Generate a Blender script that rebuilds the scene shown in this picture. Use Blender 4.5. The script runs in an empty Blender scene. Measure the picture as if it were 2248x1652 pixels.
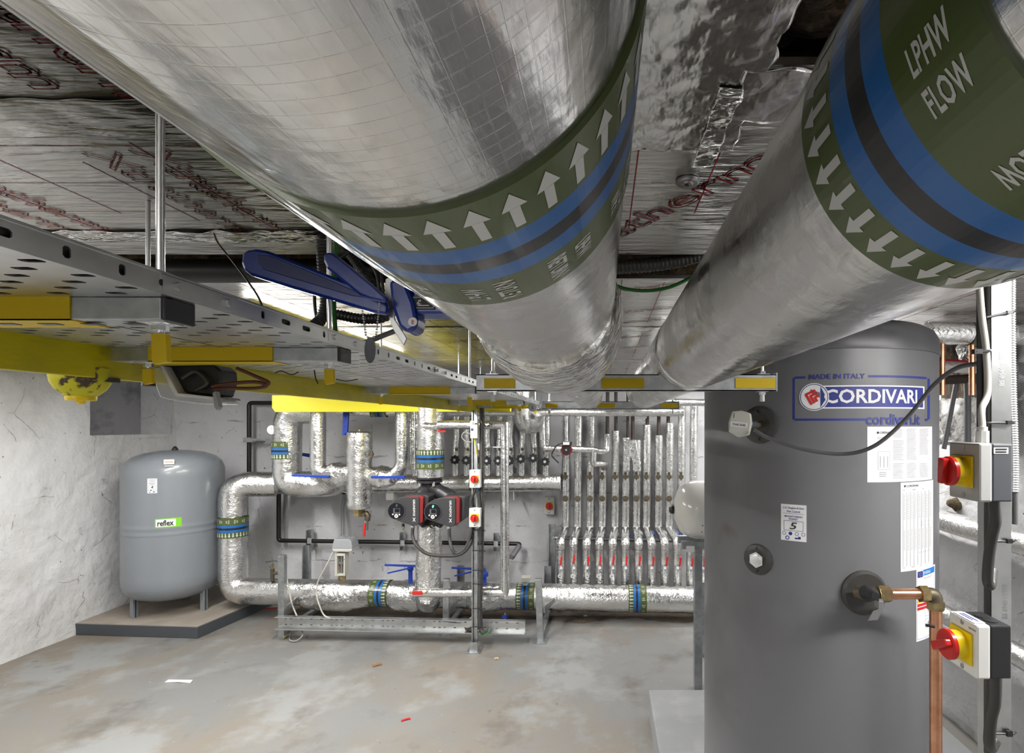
import bpy, bmesh, math, random
from mathutils import Vector, Matrix, noise
random.seed(7)
SC = bpy.context.scene
COL = SC.collection
V = Vector
PI = math.pi
H = 1.66          # camera height
F = 1150.0        # focal length in pixels of the 2248 wide frame
PX, PY = 1325.0, 930.0   # where the optical axis meets the frame (lens shift)
CEIL = H + .43

# ---------------------------------------------------------------- camera, world, exposure, lamps
cam = bpy.data.cameras.new('camera'); camo = bpy.data.objects.new('camera', cam); COL.objects.link(camo)
camo.location = (0, 0, H); camo.rotation_euler = (PI/2, 0, 0)
cam.sensor_fit = 'HORIZONTAL'; cam.sensor_width = 36; cam.lens = 36*F/2248
cam.shift_x = (1124-PX)/2248; cam.shift_y = (PY-826)/2248
cam.clip_start = .01; cam.clip_end = 60
SC.camera = camo
SC.view_settings.view_transform = 'Standard'; SC.view_settings.look = 'None'
SC.view_settings.gamma = 1; SC.view_settings.use_curve_mapping = False
SC.view_settings.exposure = 0.38
w = bpy.data.worlds.new('world'); SC.world = w; w.use_nodes = True
w.node_tree.nodes['Background'].inputs[0].default_value = (.8, .85, 1, 1)
w.node_tree.nodes['Background'].inputs[1].default_value = .3
SC.cycles.max_bounces = 8; SC.cycles.diffuse_bounces = 4; SC.cycles.glossy_bounces = 4; SC.cycles.use_adaptive_sampling = True; SC.cycles.adaptive_threshold = .05; SC.cycles.adaptive_min_samples = 24
SC.cycles.sample_clamp_indirect = 6
SC.cycles.caustics_reflective = False; SC.cycles.caustics_refractive = False
def lamp(name, loc, size, power, rot=(0, 0, 0), col=(1, .985, .96)):
    l = bpy.data.lights.new(name, 'AREA'); l.shape = 'RECTANGLE'; l.size, l.size_y = size; l.energy = power; l.color = col
    o = bpy.data.objects.new(name, l); COL.objects.link(o); o.location = loc; o.rotation_euler = rot
    return o
# the room's ceiling lamps and one added, near right, to light the cylinder: (x, y, length, power)
LAMPS = [(-2.05, 1.0, 1.5, 30), (-1.28, 2.6, 1.5, 40), (-2.9, 3.0, 1.5, 30), (-1.0, -.9, 1.5, 40),
         (1.5, .8, 1.2, 34), (1.45, 3.5, 1.2, 20), (.9, 4.45, .9, 9), (-.3, 3.95, .9, 8)]


# ---------------------------------------------------------------- helpers
def P(px, py, Y):
    return V(((px-PX)/F*Y, Y, H+(PY-py)/F*Y))
def S(d, Y):
    return d/F*Y

def tag(o, label, cat, group=None, kind=None):
    o['label'] = label; o['category'] = cat
    if group: o['group'] = group
    if kind: o['kind'] = kind
    return o
def thing(name, label, cat, loc=(0, 0, 0), group=None):
    o = bpy.data.objects.new(name, None); COL.objects.link(o); o.location = loc; o.empty_display_size = .05
    return tag(o, label, cat, group)
def wloc(o):
    l = V((0, 0, 0))
    while o is not None:
        l += o.location; o = o.parent
    return l
def link(name, me, mats, parent=None, smooth=False, label=None):
    o = bpy.data.objects.new(name, me)
    for m in (mats if isinstance(mats, (list, tuple)) else [mats]): me.materials.append(m)
    if parent is not None:
        off = wloc(parent)
        o.parent = parent
    else:
        n = max(1, len(me.vertices))
        off = sum((v.co for v in me.vertices), V())/n
        o.location = off
    for v in me.vertices: v.co -= off
    if smooth is True:
        for p in me.polygons: p.use_smooth = True
    elif smooth:
        for p in me.polygons: p.use_smooth = True
        try: me.set_sharp_from_angle(angle=math.radians(smooth))
        except Exception: pass
    if label: o['label'] = label
    COL.objects.link(o)
    return o
class MB:
    def __init__(s): s.v = []; s.f = []; s.m = []
    def add(s, vs, fs, m=0):
        n = len(s.v); s.v += [tuple(x) for x in vs]; s.f += [tuple(n+i for i in f) for f in fs]; s.m += [m]*len(fs); return s
    def box(s, a, b, m=0):
        x0, y0, z0 = (min(a[i], b[i]) for i in range(3)); x1, y1, z1 = (max(a[i], b[i]) for i in range(3))
        vs = [(x0,y0,z0),(x1,y0,z0),(x1,y1,z0),(x0,y1,z0),(x0,y0,z1),(x1,y0,z1),(x1,y1,z1),(x0,y1,z1)]
        return s.add(vs, [(0,3,2,1),(4,5,6,7),(0,1,5,4),(1,2,6,5),(2,3,7,6),(3,0,4,7)], m)
    def prism(s, pts, vec, m=0):
        n = len(pts); vec = V(vec); a = [V(p) for p in pts]; b = [p+vec for p in a]
        return s.add(a+b, [tuple(range(n))[::-1], tuple(range(n, 2*n))]+[(i, (i+1) % n, n+(i+1) % n, n+i) for i in range(n)], m)
    def tube(s, pts, r, m=0, seg=12, caps=True, rads=None):
        pts = [V(p) for p in pts]; n = len(pts)
        T = []
        for i in range(n):
            a = pts[min(i+1, n-1)]-pts[max(i-1, 0)]
            T.append(a.normalized() if a.length > 1e-9 else (T[-1] if T else V((0,0,1))))
        u = T[0].orthogonal().normalized()
        if abs(T[0].z) < .9: u = (V((0,0,1))-T[0]*T[0].z).normalized()
        vs = []
        for i in range(n):
            u = (u-T[i]*u.dot(T[i])).normalized(); w_ = T[i].cross(u)
            rr = rads[i] if rads else r
            for k in range(seg):
                a = 2*PI*k/seg
                vs.append(pts[i]+(u*math.cos(a)+w_*math.sin(a))*rr)
        fs = [(i*seg+k, i*seg+(k+1) % seg, (i+1)*seg+(k+1) % seg, (i+1)*seg+k) for i in range(n-1) for k in range(seg)]
        if caps: fs += [tuple(range(seg))[::-1], tuple((n-1)*seg+k for k in range(seg))]
        return s.add(vs, fs, m)
    def cyl(s, a, b, r, m=0, seg=16, r2=None):
        return s.tube([a, b], r, m, seg, True, [r, r if r2 is None else r2])
    def build(s, name, mats, parent=None, smooth=False, label=None, bevel=0):
        me = bpy.data.meshes.new(name); me.from_pydata(s.v, [], s.f); me.update()
        for p, i in zip(me.polygons, s.m): p.material_index = i
        o = link(name, me, mats, parent, smooth, label)
        if bevel:
            b = o.modifiers.new('bevel', 'BEVEL'); b.width = bevel; b.segments = 2; b.limit_method = 'ANGLE'; b.harden_normals = False
        return o
def fillet(pts, r, n=6):
    """polyline with rounded corners"""
    pts = [V(p) for p in pts]
    if len(pts) < 3 or r <= 0: return pts
    out = [pts[0]]
    for i in range(1, len(pts)-1):
        a, b, c = pts[i-1], pts[i], pts[i+1]
        d1 = (a-b); d2 = (c-b)
        k = min(r, d1.length*.49, d2.length*.49)
        p1 = b+d1.normalized()*k; p2 = b+d2.normalized()*k
        for j in range(n+1):
            t = j/n
            out.append(p1*(1-t)**2+b*2*t*(1-t)+p2*t*t)
    out.append(pts[-1]); return out
def spline(pts, n=8):
    """catmull-rom through points"""
    pts = [V(p) for p in pts]; q = [pts[0]*2-pts[1]]+pts+[pts[-1]*2-pts[-2]]; out = []
    for i in range(1, len(q)-2):
        for j in range(n):
            t = j/n; a, b, c, d = q[i-1:i+3]
            out.append(.5*((2*b)+(c-a)*t+(2*a-5*b+4*c-d)*t*t+(-a+3*b-3*c+d)*t**3))
    out.append(pts[-1]); return out
def tube(name, pts, r, mat, parent=None, bend=0, seg=16, rads=None, label=None):
    if bend: pts = fillet(pts, bend)
    return MB().tube(pts, r, 0, seg, True, rads).build(name, mat, parent, 50, label)
def resample(pts, step):
    pts = [V(p) for p in pts]; out = [pts[0]]; acc = 0
    for a, b in zip(pts, pts[1:]):
        L = (b-a).length; d = step-acc
        while d <= L:
            out.append(a.lerp(b, d/L)); d += step
        acc = (acc+L) % step
    return out
def corrugated(name, pts, r, mat, parent=None, pitch=.006, seg=10, amp=.14, label=None):
    p = resample(pts, pitch/4)
    rads = [r*(1, 1-amp*.3, 1-amp, 1-amp*.3)[i % 4] for i in range(len(p))]
    return MB().tube(p, r, 0, seg, True, rads).build(name, mat, parent, True, label)
def lumpy(name, pts, rads, mat, parent=None, seg=28, amp=.06, freq=14, label=None, seed=0):
    """wrinkled insulation: a tube along pts (radii rads) pushed in and out by noise"""
    P_ = []; R_ = []
    for i in range(len(pts)-1):
        for j in range(6):
            t = j/6; P_.append(V(pts[i]).lerp(V(pts[i+1]), t)); R_.append(rads[i]*(1-t)+rads[i+1]*t)
    P_.append(V(pts[-1])); R_.append(rads[-1])
    m = MB().tube(P_, 0, 0, seg, True, R_)
    for i, v in enumerate(m.v):
        c = P_[min(i//seg, len(P_)-1)]; v = V(v); d = v-c
        k = 1+amp*noise.noise(v*freq+V((seed*3.1, 0, 0)))+amp*.5*noise.noise(v*freq*2.7)
        m.v[i] = tuple(c+d*k)
    return m.build(name, mat, parent, True, label)
def lathe(name, prof, c, mat, parent=None, seg=48, axis='z', smooth=40, label=None):
    """profile [(r, h)] about a vertical (z) axis through c, or along y / x"""
    m = MB(); vs = []
    for r, h in prof:
        for k in range(seg):
            a = 2*PI*k/seg
            x, y = r*math.cos(a), r*math.sin(a)
            vs.append(V(c)+(V((x, y, h)) if axis == 'z' else V((x, h, -y)) if axis == 'y' else V((h, x, y))))
    n = len(prof)
    fs = [(i*seg+k, i*seg+(k+1) % seg, (i+1)*seg+(k+1) % seg, (i+1)*seg+k) for i in range(n-1) for k in range(seg)]
    fs += [tuple(range(seg))[::-1], tuple((n-1)*seg+k for k in range(seg))]
    m.add(vs, fs); return m.build(name, mat, parent, smooth, label)
def copy_tree(o, off, parent=None, label=None):
    c = o.copy(); COL.objects.link(c)
    if parent is None: c.location = V(o.location)+V(off)
    else: c.parent = parent
    if label: c['label'] = label
    for ch in [x for x in bpy.data.objects if x.parent == o]: copy_tree(ch, off, c)
    return c

# text as flat meshes -------------------------------------------------------
_tc = {}
def txt(s, outline=0):
    """(verts2d, faces, width) of a string, height of a capital = 1, centred; outline > 0 draws only the letters' edges, that thick"""
    if (s, outline) in _tc: return _tc[(s, outline)]
    key = (s, outline)
    cu = bpy.data.curves.new('t', 'FONT'); cu.body = s; cu.size = 1; cu.resolution_u = 2
    cu.offset = .012
    if outline < 0: cu.offset = .024; outline = 0
    if outline: cu.fill_mode = 'NONE'; cu.offset = .02; cu.resolution_u = 3
    o = bpy.data.objects.new('t', cu); COL.objects.link(o)
    dg = bpy.context.evaluated_depsgraph_get(); dg.update()
    me = o.evaluated_get(dg).to_mesh()
    vs = [(v.co.x, v.co.y) for v in me.vertices]; fs = [tuple(p.vertices) for p in me.polygons]; ed = [tuple(e.vertices) for e in me.edges]
    o.evaluated_get(dg).to_mesh_clear()
    bpy.data.objects.remove(o); bpy.data.curves.remove(cu)
    x0 = min(v[0] for v in vs); x1 = max(v[0] for v in vs); y0 = min(v[1] for v in vs); y1 = max(v[1] for v in vs)
    k = 1/.72; cx = (x0+x1)/2; cy = (y0+y1)/2
    vs = [((x-cx)*k, (y-cy)*k) for x, y in vs]; w_ = (x1-x0)*k
    if outline:
        nv = []; fs = []
        for i, j in ed:
            (ax, ay), (bx, by) = vs[i], vs[j]; dx, dy = bx-ax, by-ay; L_ = math.hypot(dx, dy) or 1
            dx, dy = dx/L_*outline, dy/L_*outline; n = len(nv)
            nv += [(ax-dx+dy, ay-dy-dx), (bx+dx+dy, by+dy-dx), (bx+dx-dy, by+dy+dx), (ax-dx-dy, ay-dy+dx)]; fs.append((n, n+1, n+2, n+3))
        vs = nv
    _tc[key] = (vs, fs, w_); return _tc[key]
class D2:
    """flat artwork in (u, v) metres, later laid on a plane or wrapped on a cylinder; layer lifts a piece by a hair"""
    def __init__(s): s.p = []
    def poly(s, pts, m, layer=1): s.p.append((list(pts), [tuple(range(len(pts)))], m, layer)); return s
    def rect(s, x0, y0, x1, y1, m, layer=0, n=1):
        vs = []; fs = []
        for i in range(n+1):
            x = x0+(x1-x0)*i/n; vs += [(x, y0), (x, y1)]
        for i in range(n): fs.append((2*i, 2*i+2, 2*i+3, 2*i+1))
        s.p.append((vs, fs, m, layer)); return s
    def frame(s, x0, y0, x1, y1, t, m, layer=1, n=6):
        s.rect(x0, y0, x1, y0+t, m, layer, n); s.rect(x0, y1-t, x1, y1, m, layer, n)
        s.rect(x0, y0, x0+t, y1, m, layer); s.rect(x1-t, y0, x1, y1, m, layer); return s
    def disc(s, x, y, r, m, layer=1, n=24, r0=0):
        a = [(x+r*math.cos(2*PI*k/n), y+r*math.sin(2*PI*k/n)) for k in range(n)]
        if r0:
            b = [(x+r0*math.cos(2*PI*k/n), y+r0*math.sin(2*PI*k/n)) for k in range(n)]
            s.p.append((a+b, [(k, (k+1) % n, n+(k+1) % n, n+k) for k in range(n)], m, layer))
        else: s.p.append((a, [tuple(range(n))], m, layer))
        return s
    def text(s, t, x, y, h, m, layer=2, wid=None, rot=0, italic=0, outline=0):
        vs, fs, w_ = txt(t, outline); sx = h if wid is None else wid/w_
        c, q = math.cos(rot), math.sin(rot); o = []
        for a, b in vs:
            a, b = a*sx+b*h*italic, b*h
            o.append((x+a*c-b*q, y+a*q+b*c))
        s.p.append((o, fs, m, layer)); return s
    def build(s, name, mats, fn, parent, eps=.0004, flip=False, label=None):
        m = MB()
        for vs, fs, mi, ly in s.p:
            vv = [fn(x, y, eps*(ly+1)) for x, y in vs]
            m.add(vv, [f[::-1] for f in fs] if flip else fs, mi)
        return m.build(name, mats, parent, False, label)
def on_plane(o, u, v, nrm):
    o, u, v, nrm = V(o), V(u).normalized(), V(v).normalized(), V(nrm).normalized()
    return lambda x, y, e: o+u*x+v*y+nrm*e
def on_cyl(c, r, th0, z0):
    """wrap on a vertical cylinder; u runs to the viewer's right (theta grows anticlockwise seen from above)"""
    return lambda x, y, e: V((c[0]+(r+e)*math.cos(th0+x/r), c[1]+(r+e)*math.sin(th0+x/r), z0+y))
def cyl_hit(c, r, px, py):
    d = V(((px-PX)/F, 1)); a = d.dot(d); b = -2*(d.x*c[0]+d.y*c[1]); cc = c[0]**2+c[1]**2-r*r
    t = (-b-math.sqrt(max(0, b*b-4*a*cc)))/(2*a); x, y = d.x*t, d.y*t
    return math.atan2(y-c[1], x-c[0]), H+(PY-py)/F*t, t

# ---------------------------------------------------------------- materials
def mat(name, col, rough=.5, metal=0, bump=(), mix=(), emit=0, coat=0, specks=(), aniso=0, alpha=1, trans=0, rmix=None):
    """bump: (scale, strength, distance, stretch) tuples; mix: (colour2, scale, lo, hi, detail) tuples laid over the base"""
    m = bpy.data.materials.new(name); m.use_nodes = True; nt = m.node_tree; N = nt.nodes; L = nt.links
    b = N['Principled BSDF']; b.inputs['Base Color'].default_value = (*col, 1); b.inputs['Roughness'].default_value = rough
    b.inputs['Metallic'].default_value = metal
    if coat: b.inputs['Coat Weight'].default_value = coat; b.inputs['Coat Roughness'].default_value = .1
    if emit: b.inputs['Emission Color'].default_value = (*col, 1); b.inputs['Emission Strength'].default_value = emit
    if trans: b.inputs['Transmission Weight'].default_value = trans; b.inputs['IOR'].default_value = 1.1
    if alpha < 1: b.inputs['Alpha'].default_value = alpha
    tc = N.new('ShaderNodeTexCoord')
    out = None
    for (c2, sc, lo, hi, det) in mix:
        n = N.new('ShaderNodeTexNoise'); n.inputs['Scale'].default_value = sc; n.inputs['Detail'].default_value = det
        n.inputs['Roughness'].default_value = .6
        L.new(tc.outputs['Object'], n.inputs['Vector'])
        r = N.new('ShaderNodeMapRange'); r.inputs['From Min'].default_value = lo; r.inputs['From Max'].default_value = hi
        L.new(n.outputs['Fac'], r.inputs['Value'])
        x = N.new('ShaderNodeMix'); x.data_type = 'RGBA'
        if out is None: x.inputs['A'].default_value = (*col, 1)
        else: L.new(out, x.inputs['A'])
        x.inputs['B'].default_value = (*c2, 1); L.new(r.outputs['Result'], x.inputs['Factor']); out = x.outputs['Result']
    if out is not None: L.new(out, b.inputs['Base Color'])
    if rmix:
        n = N.new('ShaderNodeTexNoise'); n.inputs['Scale'].default_value = rmix[0]; L.new(tc.outputs['Object'], n.inputs['Vector'])
        r = N.new('ShaderNodeMapRange'); r.inputs['From Min'].default_value = .35; r.inputs['From Max'].default_value = .65
        r.inputs['To Min'].default_value = rmix[1]; r.inputs['To Max'].default_value = rmix[2]
        L.new(n.outputs['Fac'], r.inputs['Value']); L.new(r.outputs['Result'], b.inputs['Roughness'])
    prev = None
    for (kind, sc, st, dist, stretch) in bump:
        mp = N.new('ShaderNodeMapping'); mp.inputs['Scale'].default_value = stretch; L.new(tc.outputs['Object'], mp.inputs['Vector'])
        vec = mp.outputs['Vector']
        if kind == 'noise':
            n = N.new('ShaderNodeTexNoise'); n.inputs['Detail'].default_value = 5; o = n.outputs['Fac']
        elif kind == 'crease':
            n = N.new('ShaderNodeTexVoronoi'); n.feature = 'DISTANCE_TO_EDGE'; o = n.outputs['Distance']
            d = N.new('ShaderNodeTexNoise'); d.inputs['Scale'].default_value = sc*.6; L.new(vec, d.inputs['Vector'])
            ad = N.new('ShaderNodeVectorMath'); ad.operation = 'MULTIPLY_ADD'; ad.inputs[1].default_value = (1.6/sc,)*3
            L.new(d.outputs['Color'], ad.inputs[0]); L.new(vec, ad.inputs[2]); vec = ad.outputs[0]
        elif kind == 'brick':
            n = N.new('ShaderNodeTexBrick'); o = n.outputs['Fac']; n.inputs['Mortar Size'].default_value = .012
            n.inputs['Mortar Smooth'].default_value = .6
        n.inputs['Scale'].default_value = sc
        L.new(vec, n.inputs['Vector'])
        bn = N.new('ShaderNodeBump'); bn.inputs['Strength'].default_value = st; bn.inputs['Distance'].default_value = dist
        L.new(o, bn.inputs['Height'])
        if prev is not None: L.new(prev, bn.inputs['Normal'])
        prev = bn.outputs['Normal']
    if prev is not None: L.new(prev, b.inputs['Normal'])
    return m
ONE = (1, 1, 1)
def overlay(m, kind, col, scale, width, mask=(2, .45, .6), swizzle=False, fade=.8):
    """thin dark cracks (voronoi edges) or stone courses (brick joints) over a finished material, broken up by noise"""
    nt = m.node_tree; N = nt.nodes; L = nt.links; b = N['Principled BSDF']
    src = b.inputs['Base Color'].links[0].from_socket
    tc = N.new('ShaderNodeTexCoord'); d = N.new('ShaderNodeTexNoise'); d.inputs['Scale'].default_value = 3.5; d.inputs['Detail'].default_value = 6
    L.new(tc.outputs['Object'], d.inputs['Vector'])
    ad = N.new('ShaderNodeVectorMath'); ad.operation = 'MULTIPLY_ADD'; ad.inputs[1].default_value = (.12,)*3
    L.new(d.outputs['Color'], ad.inputs[0]); L.new(tc.outputs['Object'], ad.inputs[2]); vec = ad.outputs[0]
    if kind == 'crack':
        t = N.new('ShaderNodeTexVoronoi'); t.feature = 'DISTANCE_TO_EDGE'; t.inputs['Scale'].default_value = scale
        L.new(vec, t.inputs['Vector']); r = N.new('ShaderNodeMapRange'); r.inputs['From Min'].default_value = width; r.inputs['From Max'].default_value = 0
        L.new(t.outputs['Distance'], r.inputs['Value']); f = r.outputs['Result']
    else:
        sp = N.new('ShaderNodeSeparateXYZ'); cb = N.new('ShaderNodeCombineXYZ'); L.new(vec, sp.inputs[0]); L.new(sp.outputs['X'], cb.inputs['X']); L.new(sp.outputs['Z'], cb.inputs['Y'])
        t = N.new('ShaderNodeTexBrick'); t.inputs['Scale'].default_value = scale; t.inputs['Mortar Size'].default_value = width; t.inputs['Mortar Smooth'].default_value = .4
        t.inputs['Brick Width'].default_value = 1.1; t.inputs['Row Height'].default_value = .34
        L.new(cb.outputs[0], t.inputs['Vector']); f = t.outputs['Fac']
    n = N.new('ShaderNodeTexNoise'); n.inputs['Scale'].default_value = mask[0]; n.inputs['Detail'].default_value = 7; n.inputs['Roughness'].default_value = .65
    L.new(tc.outputs['Object'], n.inputs['Vector']); r2 = N.new('ShaderNodeMapRange'); r2.inputs['From Min'].default_value = mask[1]; r2.inputs['From Max'].default_value = mask[2]; r2.inputs['To Max'].default_value = fade
    L.new(n.outputs['Fac'], r2.inputs['Value'])
    mu = N.new('ShaderNodeMath'); mu.operation = 'MULTIPLY'; mu.use_clamp = True; L.new(f, mu.inputs[0]); L.new(r2.outputs['Result'], mu.inputs[1])
    x = N.new('ShaderNodeMix'); x.data_type = 'RGBA'; L.new(src, x.inputs['A']); x.inputs['B'].default_value = (*col, 1); L.new(mu.outputs[0], x.inputs['Factor'])
    L.new(x.outputs['Result'], b.inputs['Base Color'])
    # the joint is also a groove
    bn = N.new('ShaderNodeBump'); bn.invert = True; bn.inputs['Strength'].default_value = .6; bn.inputs['Distance'].default_value = .012
    L.new(mu.outputs[0], bn.inputs['Height'])
    if b.inputs['Normal'].links: L.new(b.inputs['Normal'].links[0].from_socket, bn.inputs['Normal'])
    L.new(bn.outputs['Normal'], b.inputs['Normal'])
foil = mat('foil', (.76, .76, .75), .2, 1, [('noise', 30, .35, .01, ONE), ('crease', 55, .35, .006, ONE)], rmix=(12, .14, .32))
foil_smooth = mat('foil_near', (.80, .795, .78), .25, 1, [('noise', 5, .3, .03, ONE), ('noise', 200, .12, .002, (1, .25, 1)), ('crease', 13, .22, .010, (1, .6, 1)), ('crease', 40, .12, .003, (1, .5, 1))],
                  mix=[((.64, .635, .62), 3, .35, .7, 3)], rmix=(6, .18, .36))
def scrim(m, cell=.0075, strength=.12, dark=(.55, .54, .52)):
    """the square reinforcing mesh under the foil, laid out along the pipe's own UVs"""
    nt = m.node_tree; N = nt.nodes; L = nt.links; b = N['Principled BSDF']
    uv = N.new('ShaderNodeUVMap'); t = N.new('ShaderNodeTexBrick'); t.offset = 0; t.inputs['Scale'].default_value = 1/cell
    t.inputs['Brick Width'].default_value = 1; t.inputs['Row Height'].default_value = 1; t.inputs['Mortar Size'].default_value = .05; t.inputs['Mortar Smooth'].default_value = .5
    L.new(uv.outputs[0], t.inputs['Vector'])
    n = N.new('ShaderNodeTexNoise'); n.inputs['Scale'].default_value = 7; r = N.new('ShaderNodeMapRange'); r.inputs['From Min'].default_value = .42; r.inputs['From Max'].default_value = .68; r.inputs['To Max'].default_value = .2
    L.new(n.outputs['Fac'], r.inputs['Value']); mu = N.new('ShaderNodeMath'); mu.operation = 'MULTIPLY'; L.new(t.outputs['Fac'], mu.inputs[0]); L.new(r.outputs['Result'], mu.inputs[1])
    x = N.new('ShaderNodeMix'); x.data_type = 'RGBA'; L.new(b.inputs['Base Color'].links[0].from_socket, x.inputs['A']); x.inputs['B'].default_value = (*dark, 1); L.new(mu.outputs[0], x.inputs['Factor'])
    L.new(x.outputs['Result'], b.inputs['Base Color'])
    bn = N.new('ShaderNodeBump'); bn.inputs['Strength'].default_value = strength; bn.inputs['Distance'].default_value = .0008; L.new(t.outputs['Fac'], bn.inputs['Height'])
    L.new(b.inputs['Normal'].links[0].from_socket, bn.inputs['Normal']); L.new(bn.outputs['Normal'], b.inputs['Normal'])
scrim(foil_smooth)
foil_crumple = mat('foil_crumpled', (.84, .84, .83), .2, 1, [('noise', 12, .5, .03, ONE), ('crease', 22, .5, .012, ONE), ('crease', 60, .25, .004, ONE)])
foil_sheet_mat = mat('foil_sheet', (.74, .735, .72), .2, 1, [('noise', 7, .5, .03, (1, .5, 1)), ('crease', 11, .35, .012, (1, .45, 1)), ('crease', 34, .18, .004, (1, .7, 1))])
foil_board = mat('foil_board', (.60, .59, .57), .24, 1, [('noise', 7, .35, .02, (1, 3, 1)), ('noise', 30, .5, .008, (.35, 2.5, 1)), ('crease', 7, .12, .006, (.5, 2, 1))], rmix=(3, .2, .4))
foil_tape = mat('foil_tape', (.76, .755, .73), .16, 1, [('noise', 12, .5, .02, (1, 2, 1)), ('crease', 26, .5, .012, (1, 2.2, 1))])
foil_white = mat('foil_matt_white', (.78, .78, .77), .4, .5, [('crease', 90, .6, .004, ONE)])
galv = mat('galvanised_steel', (.50, .52, .53), .42, 1, [('noise', 80, .06, .002, ONE)], mix=[((.38, .40, .41), 20, .4, .6, 3)])
galv_tray = mat('galvanised_tray', (.62, .63, .63), .32, 1, [('noise', 60, .05, .002, ONE)], mix=[((.5, .51, .51), 9, .4, .65, 3)])
zinc = mat('zinc_bright', (.8, .81, .82), .3, 1)
steel_dull = mat('dull_steel', (.42, .42, .42), .4, 1)
yel_tape = mat('yellow_tape', (.72, .50, .0), .55, 0, [('noise', 300, .1, .001, ONE)])
yel_paint = mat('yellow_paint', (.68, .58, .005), .45, 0, [('noise', 20, .3, .006, (.3, 1, 2))], mix=[((.50, .44, .02), 6, .45, .75, 5)], coat=.2)
yel_bright = mat('yellow_paint_lit', (.90, .80, .02), .5, 0)  # lamplight on the cross beam is put into this brighter yellow
yel_plastic = mat('yellow_plastic', (.85, .62, .0), .35)
black_plastic = mat('black_plastic', (.018, .018, .02), .4, 0)
black_rubber = mat('black_rubber', (.045, .043, .04), .4, 0)
dusty_conduit = mat('dusty_conduit', (.05, .047, .043), .55, 0)
grey_conduit = mat('grey_conduit', (.30, .30, .29), .5, 0)
cast = mat('cast_iron_black', (.035, .036, .04), .38, .3, [('noise', 90, .15, .003, ONE)])
pump_dark = mat('pump_charcoal', (.038, .038, .041), .5, 0, [('noise', 300, .1, .001, ONE)])
pump_red = mat('pump_red', (.22, .018, .02), .45)
blue_paint = mat('blue_enamel', (.005, .03, .25), .28, 0, [('noise', 50, .12, .003, ONE)], coat=.5)
blue_lever = mat('blue_lever', (.01, .05, .42), .4)
red_plastic = mat('red_plastic', (.55, .015, .012), .3)
red_vinyl = mat('red_vinyl', (.60, .02, .02), .4)
copper = mat('copper', (.80, .42, .26), .32, 1, [], mix=[((.55, .25, .13), 12, .4, .7, 4)])
brass = mat('brass', (.52, .40, .20), .38, 1, [], mix=[((.30, .22, .12), 25, .4, .65, 3)])
brass_old = mat('brass_tarnished', (.13, .11, .075), .5, .7)
tank_grey = mat('tank_jacket', (.155, .157, .165), .36, 0, [('noise', 220, .10, .001, ONE)], mix=[((.115, .115, .12), 2.2, .5, .75, 4), ((.12, .09, .07), 5, .68, .8, 2)])
tank_cap = mat('tank_cap', (.10, .10, .105), .36, 0, [('noise', 20, .1, .004, ONE)], mix=[((.12, .12, .125), 6, .4, .7, 4)])
vessel_grey = mat('vessel_grey', (.23, .25, .275), .3, 0, coat=.3)
cream_gloss = mat('cream_gloss', (.78, .77, .72), .18, 0, coat=.5)
white_plastic = mat('white_plastic', (.72, .72, .69), .4)
grey_plastic = mat('grey_plastic', (.36, .38, .40), .42)
box_grey = mat('light_grey_plastic', (.45, .45, .44), .5)
dark_grey_plastic = mat('dark_grey_plastic', (.075, .08, .09), .5)
paper = mat('paper', (.80, .80, .80), .6)
ink = mat('ink_grey', (.22, .22, .23), .7)
ink_black = mat('ink_black', (.02, .02, .02), .6)
ink_blue = mat('ink_blue', (.02, .03, .22), .5)
white_ink = mat('white_ink', (.85, .85, .85), .5)
band_green = mat('band_green', (.075, .105, .025), .33, 0, coat=.25)
band_blue = mat('band_blue', (.012, .13, .42), .32, 0, coat=.25)
band_black = mat('band_black', (.012, .012, .014), .32, 0, coat=.25)
band_white = mat('band_white', (.62, .62, .60), .4, 0)
BAND = [band_green, band_blue, band_black, band_white]
red_ink = mat('red_print', (.42, .018, .018), .5)
old_pipe = mat('old_iron_pipe', (.06, .045, .036), .6, .3, [('noise', 60, .4, .004, ONE)])
brown_rubber = mat('brown_rubber', (.11, .035, .02), .55)
green_wire = mat('green_wire', (.03, .20, .03), .45)
yellow_wire = mat('yellow_wire', (.75, .55, .02), .45)
cream_cable = mat('cream_cable', (.55, .53, .48), .45)
grey_cable = mat('grey_cable', (.13, .13, .13), .5)
beige = mat('beige_plastic', (.60, .59, .52), .4)
screen = mat('dark_screen', (.01, .01, .014), .15)
led_green = mat('led_green', (.05, 1, .25), .5, emit=4)
dark_wood = mat('charred_timber', (.055, .038, .024), .8, 0, [('noise', 12, 1, .04, (1, 3, 1)), ('noise', 40, .8, .01, ONE)], mix=[((.26, .18, .09), 9, .48, .66, 6)])
lens_clear = mat('clear_lens', (.95, .96, .97), .06, .6, trans=.4)
green_label = mat('label_green', (.22, .62, .03), .4)
pipe_grey = mat('grey_paint_pipe', (.16, .16, .165), .5)
black_pipe = mat('black_steel_pipe', (.02, .019, .018), .38, .2)

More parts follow.
